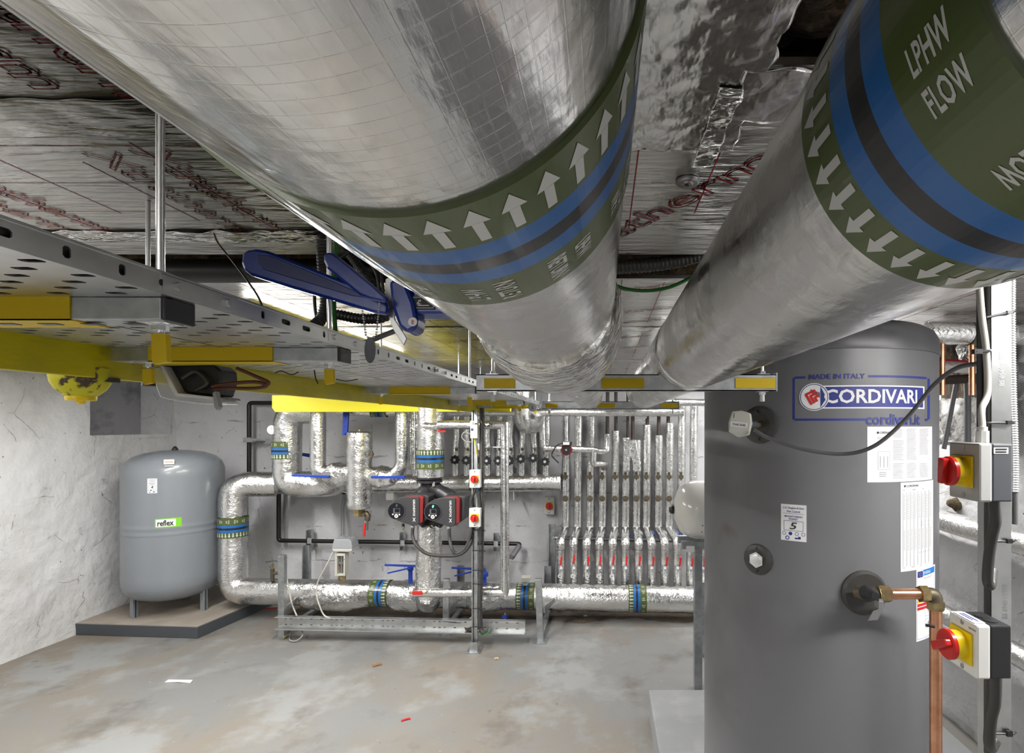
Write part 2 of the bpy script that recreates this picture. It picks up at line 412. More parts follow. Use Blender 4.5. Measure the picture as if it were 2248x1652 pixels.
# ---------------------------------------------------------------- the room
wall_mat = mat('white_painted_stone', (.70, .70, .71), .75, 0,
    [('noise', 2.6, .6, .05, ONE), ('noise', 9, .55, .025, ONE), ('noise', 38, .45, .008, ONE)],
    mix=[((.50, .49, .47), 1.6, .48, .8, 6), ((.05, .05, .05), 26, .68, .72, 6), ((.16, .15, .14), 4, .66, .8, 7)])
back_mat = mat('white_painted_block', (.76, .76, .78), .7, 0,
    [('noise', 8, .45, .015, ONE), ('noise', 50, .35, .006, ONE)],
    mix=[((.55, .55, .55), 1.3, .5, .85, 4), ((.05, .05, .05), 22, .655, .70, 7)])
overlay(wall_mat, 'crack', (.20, .19, .18), 2.6, .006, (3.2, .52, .60), False, .7)
overlay(back_mat, 'brick', (.12, .12, .12), 1.0, .008, (5, .50, .60), True, .5)
overlay(back_mat, 'crack', (.14, .14, .14), 4.3, .007, (3.4, .54, .62), False, .7)
rough_stone = mat('bare_dirty_stone', (.30, .29, .28), .85, 0, [('noise', 9, .9, .05, ONE), ('noise', 45, .6, .01, ONE)],
    mix=[((.05, .045, .04), 4, .45, .62, 6), ((.62, .61, .60), 3, .52, .6, 5)])
floor_mat = mat('grey_floor_paint', (.205, .205, .20), .5, 0, [('noise', 5, .2, .015, ONE), ('noise', 60, .15, .003, ONE)],
    mix=[((.222, .192, .155), .8, .44, .60, 10), ((.265, .268, .262), 1.7, .51, .60, 12), ((.145, .133, .118), 2.6, .56, .70, 12), ((.09, .08, .07), 11, .68, .76, 9), ((.36, .35, .32), 24, .69, .74, 6)],
    rmix=(2, .38, .62))
recess_mat = mat('shaded_stained_recess_paint', (.36, .36, .38), .8, 0, [('noise', 9, .5, .02, ONE)], mix=[((.13, .13, .14), 4, .5, .72, 8)])  # recess back: its shade is put into the darker base, with stains over it
plinth_top = mat('dusty_concrete', (.36, .31, .26), .8, 0, [('noise', 30, .4, .006, ONE)], mix=[((.27, .24, .2), 4, .4, .7, 5)])
plinth_side = mat('slate_paint', (.062, .068, .078), .5, 0, [('noise', 30, .2, .004, ONE)])
plinth_grey = mat('grey_plinth_paint', (.27, .275, .28), .5, 0, [('noise', 30, .12, .003, ONE)], mix=[((.33, .33, .33), 5, .5, .7, 4)])
plaster = mat('ceiling_plaster', (.3, .3, .3), .8)

def struct(o): o['kind'] = 'structure'; return o
XL, XR, YB, YF = -4.17, 1.95, 5.12, -2.2
def rough_grid(name, p0, u, v, nu, nv, amp, m, skip=None):
    """a wall as a fine grid pushed about by noise; skip(i, j) leaves openings"""
    p0, u, v = V(p0), V(u), V(v); n = u.cross(v).normalized(); b = MB(); vs = []
    for j in range(nv+1):
        for i in range(nu+1):
            p = p0+u*(i/nu)+v*(j/nv)
            d = noise.noise(p*1.1)*1.0+noise.noise(p*3.1)*.6+noise.noise(p*8)*.35+noise.noise(p*17)*.16
            vs.append(p+n*amp*d)
    fs = [(j*(nu+1)+i, j*(nu+1)+i+1, (j+1)*(nu+1)+i+1, (j+1)*(nu+1)+i) for j in range(nv) for i in range(nu) if not (skip and skip((i+.5)/nu, (j+.5)/nv))]
    b.add(vs, fs); return struct(b.build(name, m, None, True))
fl = MB().box((XL-.4, YF-.1, -.12), (XR+.4, YB+.4, 0)).build('floor', floor_mat); struct(fl)
# left wall with a window recess near the far corner
ry0, ry1, rz0 = 4.24, 5.06, H-.098
def lskip(s, t):
    y = YF+(YB-YF)*s; z = 2.12*t
    return ry0 < y < ry1 and z > rz0
wl = rough_grid('wall_left', (XL, YF, 0), (0, YB-YF, 0), (0, 0, 2.12), 420, 130, .019, wall_mat, lskip)
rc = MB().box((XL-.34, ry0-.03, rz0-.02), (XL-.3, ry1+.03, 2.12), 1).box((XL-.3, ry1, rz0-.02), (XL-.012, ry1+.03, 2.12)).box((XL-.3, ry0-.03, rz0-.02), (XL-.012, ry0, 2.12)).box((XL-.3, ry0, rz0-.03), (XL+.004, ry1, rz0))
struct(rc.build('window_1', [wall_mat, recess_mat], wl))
wb = rough_grid('wall_back', (XR+.1, YB, 0), (XL-XR-.2, 0, 0), (0, 0, 2.12), 300, 110, .012, back_mat)
wr = rough_grid('wall_right', (XR, YB, 0), (0, YF-YB, 0), (0, 0, 2.12), 360, 110, .028, wall_mat)
struct(MB().box((XL-.1, YF-.05, 0), (XR+.1, YF, 2.12)).build('wall_front', wall_mat))

# ceiling: foil faced boards with a dark joist slot across and a torn hole
GAP0, GAP1 = 1.33, 1.55
hx0, hx1, hy0, hy1 = .195, .48, .34, .628
cb = MB()
def cpatch(x0, x1, y0, y1): cb.box((x0, y0, CEIL), (x1, y1, CEIL+.01))
cpatch(XL-.1, hx0, YF, GAP0); cpatch(hx0, hx1, YF, hy0); cpatch(hx0, hx1, hy1, GAP0); cpatch(hx1, XR+.1, YF, GAP0)
cpatch(XL-.1, XR+.1, GAP1, YB+.1)
ce = struct(cb.build('ceiling', foil_board))
struct(MB().box((XL-.1, YF, CEIL+.16), (XR+.1, YB+.1, CEIL+.2)).box((XL-.1, GAP0-.02, CEIL+.011), (XR+.1, GAP0, CEIL+.16)).box((XL-.1, GAP1, CEIL+.011), (XR+.1, GAP1+.02, CEIL+.16)).build('trim_1', dark_wood))
# rough charred timber showing in the hole
m = MB(); vs = []; n = 26
for j in range(n+1):
    for i in range(n+1):
        x = hx0-.05+(hx1-hx0+.1)*i/n; y = hy0-.05+(hy1-hy0+.1)*j/n
        vs.append((x, y, CEIL+.06+.03*noise.noise(V((x*14, y*30, 1)))+.012*noise.noise(V((x*60, y*60, 2)))))
m.add(vs, [(j*(n+1)+i, (j+1)*(n+1)+i, (j+1)*(n+1)+i+1, j*(n+1)+i+1) for j in range(n) for i in range(n)])
struct(m.build('trim_2', dark_wood, None, True))
# crumpled foil sheets taped over the boards
def sheet(name, x0, x1, y0, y1, z, amp, m_, label, nx=50, ny=50, ragged=.0, freq=16, parent=None, thing_=True):
    b = MB(); vs = []
    for j in range(ny+1):
        for i in range(nx+1):
            s, t = i/nx, j/ny
            x = x0+(x1-x0)*s; y = y0+(y1-y0)*t
            if ragged:
                x += ragged*noise.noise(V((y*30, 3, s)))*(1 if i in (0, nx) else .3); y += ragged*noise.noise(V((x*24, 7, t)))*(1 if j in (0, ny) else .3)
            q = V((x, y, 0))
            e = amp*(abs(noise.noise(q*freq))*1.6+abs(noise.noise(q*freq*2.3))*.8)
            vs.append((x, y, z-e))
    fs = [(j*(nx+1)+i, (j+1)*(nx+1)+i, (j+1)*(nx+1)+i+1, j*(nx+1)+i+1) for j in range(ny) for i in range(nx)]
    b.add(vs, fs); o = b.build(name, m_, parent, True)
    s_ = o.modifiers.new('thick', 'SOLIDIFY'); s_.thickness = .0012
    if thing_: tag(o, label, 'foil sheet')
    return o
sheet('foil_sheet', .03, .20, .30, .822, CEIL-.002, .0025, foil_sheet_mat, 'crumpled foil sheet on the ceiling between the two large overhead pipes', 60, 120, .012)
sheet('foil_sheet', .17, .52, .632, .74, CEIL-.003, .002, foil_sheet_mat, 'foil strip taped along the far edge of the torn dark ceiling hole', 60, 30, .01)
sheet('foil_tape', .145, .178, .66, .86, CEIL-.006, .003, foil_tape, 'narrow hanging foil tape tail beside the red lettering between the large pipes', 12, 50, .006)
sheet('foil_tape', -1.25, -.42, .69, .782, CEIL-.002, .003, foil_board, 'wide foil tape strip across the ceiling at upper left, above the nearest hanging rod', 120, 24, .004, 5)
sheet('foil_tape', -1.8, -.1, 1.16, 1.225, CEIL-.002, .006, foil_tape, 'crinkled foil tape along the near side of the dark joist slot', 200, 30, .008, 10)
sheet('foil_tape', -2.2, .9, 2.32, 2.42, CEIL-.001, .002, foil_tape, 'foil tape joint across the ceiling beyond the joist slot', 120, 10, .004, 8)
sheet('foil_tape', -2.2, .9, 3.5, 3.58, CEIL-.001, .002, foil_tape, 'foil tape joint across the far ceiling above the pump', 120, 10, .004, 8)
sheet('foil_tape', .33, .40, 1.56, 5.0, CEIL-.001, .002, foil_tape, 'long bright foil tape running away beside the right overhead pipe', 10, 160, .003, 8)
# red print on the boards
art = D2()
up = lambda x, y, e: V((x, y, CEIL-e))
for k in range(-22, 14):
    X = .055+.13*k
    for (a, b_) in ((-.2, .64), (.80, 1.15), (1.56, 2.3), (2.44, 3.48), (3.6, 5.0)):
        if hx0 < X < hx1 and a < .6: continue
        art.rect(X-.0012, a+.03*((k*7) % 3), X+.0012, b_-.04*((k*5) % 3), 0)
k = 0
y = .06
while y < 5.0:
    if not (GAP0-.17 < y < GAP1+.01 or .68 < y < .79):
        for a, b_ in ((-2.8, -1.42), (-1.3, -.02), (.06, .19), (.5, 1.8)):
            if a < .2 and b_ < .3 and y < .83 and a > 0: continue
            art.rect(a+.1*((k*3) % 4)/4, y-.0008, b_-.12*((k*5) % 3)/3, y+.0008, 0)
    y += .125; k += 1
rd = math.atan2(-.82, .566)
# lettering; seen from below, so the artwork is laid with x mirrored through u, v
def clabel(s, x, y, h, ux, uy, vx, vy, wid=None):
    vs, fs, w_ = txt(s, .024); sx = h if wid is None else wid/w_
    art.p.append(([(x+ux*a*sx+vx*b*h, y+uy*a*sx+vy*b*h) for a, b in vs], fs, 0, 2))
clabel('Xtratherm', .075, 1.105, .062, .566, -.82, -.82, -.566, .66)
clabel('Xtratherm', -.715, .99, .060, 0, 1, 1, 0, .34)
clabel('Xtratherm', -.80, 1.0, .055, 0, 1, 1, 0, .34)
clabel('Xtratherm', -1.10, .99, .060, 0, 1, 1, 0, .34)
clabel('Xtratherm', -1.185, 1.0, .055, 0, 1, 1, 0, .34)
clabel('Xtratherm', -.60, .555, .075, 0, 1, 1, 0, .30)
clabel('Xtratherm', -.70, .50, .06, 0, 1, 1, 0, .34)
for i, (x, y) in enumerate(((.10, 1.66), (.2, 1.95), (.12, 2.2), (.1, 2.6), (.22, 2.9), (-.9, 1.9), (-1.2, 2.2), (-.7, 2.7))):
    clabel('Xtratherm', x, y, .045, .9, -.43, -.43, -.9, .28)
art.build('printed_marking', [red_ink], up, ce, .0006)['kind'] = 'structure'
# round board fixing
t = thing('board_fixing', 'round steel fixing disc in the red lettering between the large pipes', 'fixing', (.148, .925, CEIL-.004))
lathe('washer', [(.004, -.004), (.008, -.0045), (.011, -.002), (.018, -.003), (.021, -.0005), (.021, .003)], (.148, .925, CEIL-.004), steel_dull, t, 28)
lathe('screw_head', [(.0005, -.006), (.004, -.0055), (.005, -.003), (.005, .0)], (.148, .925, CEIL-.004), black_plastic, t, 12)

# ---------------------------------------------------------------- insulated pipe bands
BF = (.28, .125, .11, .125, .36)
def band(name, p0, axis, r, W, n_arrow, words, n_text, parent, ref=(0, 0, 1), label=None, ts=1.0, th_off=0, seg=64, par=0):
    """identification band round a pipe: s=0 at the arrows, which point back along -axis; the lettering lies along the axis"""
    p0 = V(p0); a = V(axis).normalized(); u = V(ref); u = (u-a*u.dot(a)).normalized(); v = a.cross(u)
    def cy(s, th, e): return p0+a*s+(u*math.cos(th)+v*math.sin(th))*(r+e)
    m = MB(); s = 0; e0 = .0012*r/.11+.0006
    for fr, mi in zip(BF, (0, 1, 2, 1, 0)):
        s1 = s+fr*W; vs = []
        for k in range(seg):
            th = 2*PI*k/seg; vs += [cy(s, th, e0), cy(s1, th, e0)]
        m.add(vs, [(2*k, 2*k+1, (2*k+3) % (2*seg), (2*k+2) % (2*seg)) for k in range(seg)], mi); s = s1
    # rims
    for s_ in (0, W):
        vs = []
        for k in range(seg):
            th = 2*PI*k/seg; vs += [cy(s_, th, -.001), cy(s_, th, e0)]
        m.add(vs, [(2*k, 2*k+1, (2*k+3) % (2*seg), (2*k+2) % (2*seg)) for k in range(seg)], 0)
    A = BF[0]*W
    for k in range(n_arrow):
        th = 2*PI*(k+.5)/n_arrow+th_off; pt = 2*PI/n_arrow
        hw = pt*.36; sw = pt*.15; e = e0+.0003
        pts = [(A*.12, 0), (A*.45, -hw), (A*.45, -sw), (A*.90, -sw), (A*.90, sw), (A*.45, sw), (A*.45, hw)]
        m.add([cy(x, th+y, e) for x, y in pts], [(0, 1, 2, 5, 6), (2, 3, 4, 5)], 3)
    B0 = W*(1-BF[4])
    for k in range(n_text):
        th = 2*PI*(k+.5)/n_text+th_off
        fl_ = 1 if k % 2 == par else -1
        for li, wd in enumerate(words):
            h = W*.062*ts; vs, fs, w_ = txt(wd, -1)
            off = (-1 if li == 0 else 1)*h*.78*fl_
            wid = BF[4]*W*(.36 if len(wd) < 5 else .50)*ts
            m.add([cy(B0+BF[4]*W*.5+x*wid/w_*fl_, th+(off-y*h*fl_)/r, e0+.0003) for x, y in vs], fs, 3)
    return m.build(name, BAND, parent, False, label)

# ---------------------------------------------------------------- the two large overhead pipes
# left pipe: axis parallel to the view, close to the lens
LX, LZ, LR = -.845*.12, H+1.813*.12, .12
lp = thing('insulated_pipe', 'large foil-covered overhead pipe filling the upper middle, banded LPHW RETURN', 'pipe', (LX, .0, LZ))
def ycyl(name, x, z, prof, m_, parent, seg=96, amp=.0, freq=20, label=None):
    pts = [(x, y, z) for y, r in prof]; P_ = []; R_ = []
    mm = MB().tube(pts, 0, 0, seg, True, [r for y, r in prof])
    if amp:
        for i, v in enumerate(mm.v):
            y, r = prof[min(i//seg, len(prof)-1)]; v = V(v); c = V((x, v.y, z)); d = v-c
            mm.v[i] = tuple(c+d*(1+amp*(abs(noise.noise(v*freq))+.5*noise.noise(v*freq*2.6))))
    o = mm.build(name, m_, parent, True, label)
    uvl = o.data.uv_layers.new(name='UVMap'); r0 = prof[0][1]
    for p in o.data.polygons:
        ks = [vi % seg for vi in p.vertices]; wrap = max(ks)-min(ks) > seg//2
        for li, vi in zip(p.loop_indices, p.vertices):
            k = vi % seg
            if wrap and k == 0: k = seg
            uvl.data[li].uv = (2*PI*k/seg*r0, prof[min(vi//seg, len(prof)-1)][0])
    return o
prof = [(-.6+.04*i, LR) for i in range(44)]
ycyl('insulation', LX, LZ, prof, foil_smooth, lp, 128, .006, 4)
EX, EZ = LX, LZ-.022
# wrinkled flange cover where the pipe steps, and the thinner run beyond it
pf = [(.86, .118), (.88, .123), (.93, .131), (1.0, .137), (1.1, .139), (1.2, .138), (1.3, .134), (1.38, .126), (1.44, .114), (1.48, .09), (1.5, .05)]
pq = []
for (a, ra), (b_, rb) in zip(pf, pf[1:]):
    for j in range(5): pq.append((a+(b_-a)*j/5, ra+(rb-ra)*j/5))
pq.append(pf[-1])
ycyl('flange_cover', EX, EZ+.012, pq, foil_tape, lp, 128, .035, 16, 'wrinkled foil cover over the joint')
ycyl('insulation', LX+.005, H+.098+.098, [(1.4+.05*i, .098) for i in range(43)]+[(3.57, .09), (3.62, .06), (3.64, .02)], foil_smooth, lp, 64, .012, 9, 'thinner far run of the pipe')
band('pipe_band', (LX, .241, LZ), (0, 1, 0), LR+.001, .176, 38, ('LPHW', 'RETURN'), 12, lp, (0, 0, -1), 'green, blue and black band with white arrows', 1.35, .1, 128)
MB().tube([(LX-.045, .1, LZ-.1118-.0035), (LX-.045, .55, LZ-.1118-.0035)], .0006, 0, 6).build('tape_seam', white_plastic, lp)
# right pipe
RX, RZ, RR = 2.29*.11, H+1.889*.11, .11
rp = thing('insulated_pipe', 'large smooth foil-covered overhead pipe at upper right, banded LPHW FLOW', 'pipe', (RX, 0, RZ))
ycyl('insulation', RX, RZ, [(-.6+.06*i, RR) for i in range(65)], foil_smooth, rp, 128, .005, 5)
band('pipe_band', (RX, .368, RZ), (0, -1, 0), RR+.001, .162, 36, ('LPHW', 'FLOW'), 10, rp, (1, 0, 0), 'green, blue and black band with white arrows', 1.35, .12, 128, 1)
ycyl('joint_tape', RX, RZ, [(1.40, RR+.0008), (1.44, RR+.0014), (1.46, RR+.0014), (1.50, RR+.0008)], foil_tape, rp, 96)

# ---------------------------------------------------------------- strut brackets under the large pipes
def channel_mb(mb, p0, p1, wv, dv, t=.0025, lip=.008, m=0):
    """C channel from p0 to p1; wv spans the width of the back, dv points from the back to the open side"""
    p0, p1, wv, dv = V(p0), V(p1), V(wv), V(dv); w_ = wv.length; d = dv.length; U = wv/w_; D = dv/d
    def pp(a, b): return U*a+D*b
    pr = [pp(-w_/2, 0), pp(w_/2, 0), pp(w_/2, d), pp(w_/2-lip, d), pp(w_/2-lip, d-t*1.6), pp(w_/2-t, d-t*1.6), pp(w_/2-t, t), pp(-w_/2+t, t), pp(-w_/2+t, d-t*1.6), pp(-w_/2+lip, d-t*1.6), pp(-w_/2+lip, d), pp(-w_/2, d)]
    n = len(pr); a = [p0+q for q in pr]; b = [p1+q for q in pr]
    fs = [(i, (i+1) % n, n+(i+1) % n, n+i) for i in range(n)]
    for o in (0, n): fs += [(o+0, o+1, o+6, o+7), (o+1, o+2, o+5, o+6), (o+2, o+3, o+4, o+5), (o+0, o+7, o+8, o+11), (o+8, o+9, o+10, o+11)]
    return mb.add(a+b, fs, m)
def hexnut(mb, c, r, h, m=0, ax=(0, 0, 1)):
    ax = V(ax); return mb.tube([V(c), V(c)+ax*h], r, m, 6)
def rod(name, x, y, z0, z1, r, parent, label=None):
    pts = []; z = z0; n = int((z1-z0)/.0014)
    if n > 240: n = 240
    for i in range(n*2+1):
        pts.append((x, y, z0+(z1-z0)*i/(n*2)))
    rads = [r if i % 2 else r*.82 for i in range(len(pts))]
    return MB().tube(pts, r, 0, 10, True, rads).build(name, zinc, parent, True, label)
def pipe_bracket(Y, x0, x1, tapes, lab, hs=.049):
    zb = H+73/F*1.54-.001; t = thing('strut_bracket', lab, 'bracket', ((x0+x1)/2, Y, zb), 'strut brackets carrying the large pipes')
    mb = MB()
    # double lipped channel: deep face to the viewer
    mb.box((x0, Y, zb), (x1, Y+.003, zb+hs)).box((x0, Y, zb+hs-.003), (x1, Y+.04, zb+hs)).box((x0, Y, zb), (x1, Y+.04, zb+.003)).box((x0, Y+.037, zb), (x1, Y+.04, zb+hs))
    mb.box((x0, Y-.002, zb+hs*.80), (x1, Y, zb+hs*.84)).box((x0, Y-.002, zb+hs*.10), (x1, Y, zb+hs*.14))
    mb.build('channel', galv, t)
    MB().box((x1, Y-.002, zb-.001), (x1+.003, Y+.042, zb+hs+.004)).build('end_plate', galv_tray, t)
    for a, b in tapes:
        MB().box((a, Y-.0032, zb+hs*.16), (b, Y-.0022, zb+hs*.76)).build('yellow_tape', yel_tape, t)
    for x in (x0+.045 if x0 < -.2 else x0+.03, x1-.035):
        b = MB(); hexnut(b, (x, Y+.02, zb-.010), .0095, .010); hexnut(b, (x, Y+.02, zb+hs+.002), .0095, .009)
        b.box((x-.018, Y+.002, zb+hs), (x+.018, Y+.038, zb+hs+.002)); b.box((x-.014, Y+.004, zb-.002), (x+.014, Y+.036, zb))
        b.build('nut', zinc, t)
        MB().cyl((x, Y+.02, zb-.030), (x, Y+.02, zb-.010), .0075, 0, 14, .0068).build('rod_cap', white_plastic, t)
        MB().cyl((x, Y+.02, zb+hs+.01), (x, Y+.02, CEIL), .005, 0, 8).build('threaded_rod', zinc, t)
    return t
fx = lambda px, Y: (px-PX)/F*Y
Y1, Y2 = 1.54, 3.40
pipe_bracket(Y1, fx(1046, Y1), fx(1704, Y1), [(fx(a, Y1), fx(b, Y1)) for a, b in ((1063, 1131), (1320, 1414), (1614, 1702))], 'nearer galvanised strut bracket with yellow tape under the two large pipes')
pipe_bracket(Y2, fx(1190, Y2), fx(1490, Y2), [(fx(a, Y2), fx(b, Y2)) for a, b in ((1197, 1224), (1311, 1350), (1452, 1488))], 'farther galvanised strut bracket with yellow tape under the two large pipes')

# ---------------------------------------------------------------- cable tray with holes
def holed(mb, o, u, v, cu, cv, nu, nv, hw, hh, mask=None, m=0):
    """sheet of nu x nv cells, each with a rounded slot hw x hh; mask(i, j) -> has a hole"""
    o, u, v = V(o), V(u).normalized(), V(v).normalized(); n = u.cross(v)
    for i in range(nu):
        for j in range(nv):
            c = o+u*(i+.5)*cu+v*(j+.5)*cv
            A = [(-cu/2, -cv/2), (cu/2, -cv/2), (cu/2, cv/2), (-cu/2, cv/2)]
            if mask and not mask(i, j):
                mb.add([c+u*a+v*b for a, b in A], [(0, 1, 2, 3)], m); continue
            a, b = (hw, hh) if not callable(hw) else hw(i, j)
            a /= 2; b /= 2; k = min(a, b)*.55
            Hh = [(-a, -b+k), (-a+k, -b), (a-k, -b), (a, -b+k), (a, b-k), (a-k, b), (-a+k, b), (-a, b-k)]
            vs = [c+u*x+v*y for x, y in A+Hh]
            mb.add(vs, [(0, 5, 4), (0, 1, 6, 5), (1, 7, 6), (1, 2, 8, 7), (2, 9, 8), (2, 3, 10, 9), (3, 11, 10), (3, 0, 4, 11)], m)
def solid(o, th=.0015):
    s = o.modifiers.new('thick', 'SOLIDIFY'); s.thickness = th; s.offset = 0; return o
ZT = H+.145
TY0, TY1 = -.1, 4.02
for k, (xa, xb, lab) in enumerate(((-.715, -.49, 'perforated cable tray on the aisle side, slotted rail facing the large pipe'), (-.93, -.722, 'perforated cable tray on the side next to the yellow beam'))):
    t = thing('cable_tray', lab, 'cable tray', ((xa+xb)/2, 2, ZT), 'overhead cable trays')
    mb = MB(); nx = 7; cu = (xb-xa)/nx; cv = .023; ny = int((TY1-TY0)/cv)
    holed(mb, (xa, TY0, ZT), (1, 0, 0), (0, 1, 0), cu, cv, nx, ny, .0205, .0095, lambda i, j: (i+j) % 2 == 0 and j % 11 < 9)
    solid(mb.build('tray_base', galv_tray, t))
    for xr in (xa, xb):
        mb = MB(); cv2 = .055
        holed(mb, (xr, TY0, ZT), (0, 1, 0), (0, 0, 1), cv2, .023, int((TY1-TY0)/cv2), 1, lambda i, j: ((.022, .0075) if i % 4 < 2 else (.0075, .011)), 0, None)
        mb.tube([(xr, TY0, ZT+.023), (xr, TY1, ZT+.023)], .0016, 0, 6)
        solid(mb.build('side_rail', galv_tray, t))
    if k == 0:
        for y in (.58, .93, 1.52, 2.24):
            mb = MB().box((xb-.001, y, ZT+.002), (xb+.0022, y+.12, ZT+.021))
            for q in (.02, .1): hexnut(mb, (xb+.002, y+q, ZT+.012), .005, .004, 0, (1, 0, 0))
            mb.build('joint_plate', galv_tray, t)
# cables added in the trays to keep the slots dark from behind
for i in range(20):
    x = (-.704+.0222*i) if i < 10 else (-.920+.0205*(i-10))
    pts = [(x+.002*noise.noise(V((y*3, i, 0))), y, ZT+.0118+.001*(i % 2)) for y in [TY0+.01+.2*q for q in range(20)]]
    o = tag(MB().tube(pts, .0098, 0, 8).build('cable', black_rubber, None, True), 'black cable added inside the overhead tray to darken its slots', 'cable', 'cables added in the overhead trays')
# cross struts
ZB = H+.119
STR = [(.595, -.93, -.50, (-.93, -.605), .5), (.99, -.93, -.50, (-.86, -.625), 1), (2.05, -.93, -.50, (-.84, -.60), 1), (3.23, -.95, -.49, (-.84, -.60), 1), (3.97, -.99, -.49, (-.84, -.56), 1)]
names5 = ['nearest', 'second', 'third', 'fourth', 'farthest']
for k, (y, x0, x1, tp, _) in enumerate(STR):
    t = thing('tray_support', names5[k]+' of the five yellow-taped cross struts carrying the cable tray', 'tray support', ((x0+x1)/2, y, ZB), 'cross struts under the cable tray')
    mb = MB(); channel_mb(mb, (x0, y+.022, ZB), (x1-.003, y+.022, ZB), (0, .044, 0), (0, 0, .025), .0025, .008)
    mb.build('channel', galv, t, False, None, .0015)
    MB().box((x1-.003, y-.001, ZB-.001), (x1+.002, y+.045, ZB+.026)).build('end_cap', black_plastic, t, False, None, .002)
    MB().box((tp[0], y-.0015, ZB-.0015), (tp[1], y+.046, ZB)).box((tp[0], y-.0015, ZB-.0015), (tp[1], y, ZB+.0255)).build('yellow_tape', yel_tape, t)
    xr = [x1-.022, x0+.05]
    for i, x in enumerate(xr):
        if k > 0 and i == 0: x -= .008
        yy = y+.022
        rod('threaded_rod', x, yy, ZB-.012, CEIL, .0047 if i == 0 else .004, t)
        b = MB(); hexnut(b, (x, yy, ZB-.009), .0085, .0065); b.cyl((x, yy, ZB-.0025), (x, yy, ZB), .013, 0, 18)
        b.box((x-.016, yy-.014, ZB-.0015), (x+.016, yy+.014, ZB)); b.build('nut', zinc, t)
        L = .036 if k == 0 and i == 0 else .03
        mm = MB()
        for s_ in (0,):
            pts = [(x-.0085, yy-.003, ZB-.013), (x+.0085, yy-.003, ZB-.0135), (x+.0095, yy-.002, ZB-.013-L+.003), (x-.006, yy-.002, ZB-.013-L), (x-.0085, yy-.002, ZB-.013-L+.005)]
            mm.prism(pts, (0, .007, 0))
        mm.build('tape_flag', yel_tape, t)
    if k == 0:
        # big slots along the near strut's underside
        for q in range(8):
            x = x0+.03+.05*q
            MB().box((x-.011, y+.016, ZB-.0022), (x+.011, y+.026, ZB-.0016)).build('slot', black_plastic, t)

# ---------------------------------------------------------------- yellow beams
zbm = H+.0865
t = thing('steel_beam', 'long yellow painted steel beam running away beside the cable tray', 'beam', (-.97, 2, zbm))
mb = MB().box((-.965, -.6, zbm), (-.955, 4.02, H+.27)).box((-1.0, -.6, H+.262), (-.94, 4.02, H+.27))
mb.build('beam_web', yel_paint, t, False, None, .002)
for k in range(3):
    MB().cyl((-.965, 1.02+.1*k, zbm-.006), (-.965, 1.02+.1*k, zbm+.002), .018, 0, 14).build('rusty_bolt', old_pipe, t)
yp = 4.05
t = tag(MB().prism([P(597, 867, yp), P(650, 867, yp), P(651, 863, yp), P(1120, 855, yp), P(1120, 903, yp), P(604, 904, yp), P(597, 895, yp)], (0, .05, 0)).build('cross_beam', yel_bright, None, False, None, .002), 'bright yellow cross beam in front of the far pipework', 'beam')
# yellow domed fitting under the beam
t = thing('yellow_dome', 'yellow painted iron dome with a screw cap hanging under the beam at left', 'pipe fitting', P(178, 850, 1.0))
c = P(178, 830, 1.0); k = 1.0/F
lathe('dome', [(52*k, 22*k), (52*k, 2*k), (49*k, -10*k), (42*k, -24*k), (30*k, -36*k), (24*k, -41*k), (10*k, -42*k), (.001, -42*k)], c, mat('yellow_paint_chipped', (.62, .57, .01), .5, 0, [('noise', 30, .5, .006, ONE)], mix=[((.06, .035, .02), 22, .55, .59, 5)]), t, 40)
lathe('screw_cap', [(.001, -36*k), (25*k, -36*k), (26*k, -42*k), (25*k, -49*k), (8*k, -50*k), (7*k, -56*k), (3*k, -57*k), (.001, -57*k)], c, yel_plastic, t, 32)
MB().box((c.x-60*k, .95, c.z+14*k), (-.967, 1.05, c.z+24*k)).build('flange', yel_paint, t, False, None, .003)

# ---------------------------------------------------------------- ceiling lamps
for i, (x, y, L_, pw) in enumerate(LAMPS):
    labs = ['fluorescent batten over the left aisle near the viewer', 'fluorescent batten over the aisle behind the yellow beam', 'fluorescent batten over the grey expansion vessel', 'fluorescent batten behind the viewer', 'added unseen batten at near right, lighting the grey cylinder and strut post', 'fluorescent batten behind the grey cylinder', 'fluorescent batten by the far right corner', 'short fluorescent batten between the overhead pipes']
    t = thing('batten_light', labs[i], 'ceiling light', (x, y, CEIL-.03), 'fluorescent battens')
    alongx = i in (3, 4, 6)
    a, b = ((L_/2, .035) if alongx else (.035, L_/2))
    MB().box((x-a, y-b, CEIL-.03), (x+a, y+b, CEIL)).build('batten_body', white_plastic, t)
    d = V((a-.03, 0, 0)) if alongx else V((0, b-.03, 0)); c = V((x, y, CEIL-.045))
    MB().cyl(c-d, c+d, .013, 0, 12).build('tube', mat('lamp_tube', (1, .99, .97), .5, emit=12), t, True)
    lamp('lamp_light', (x, y, CEIL-.062), (L_, .06) if alongx else (.06, L_), pw)

# brown dirt swept up along the foot of the far wall
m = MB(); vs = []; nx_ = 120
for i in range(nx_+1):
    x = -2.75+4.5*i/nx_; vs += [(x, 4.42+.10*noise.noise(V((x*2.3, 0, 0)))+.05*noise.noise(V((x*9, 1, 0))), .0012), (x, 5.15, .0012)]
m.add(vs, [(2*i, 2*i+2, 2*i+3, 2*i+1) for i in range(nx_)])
struct(m.build('trim_6', mat('floor_dirt', (.13, .10, .07), .9, 0, [('noise', 30, .6, .01, ONE)], mix=[((.21, .18, .14), 3, .45, .65, 9), ((.05, .04, .03), 5, .5, .7, 6)]), fl))

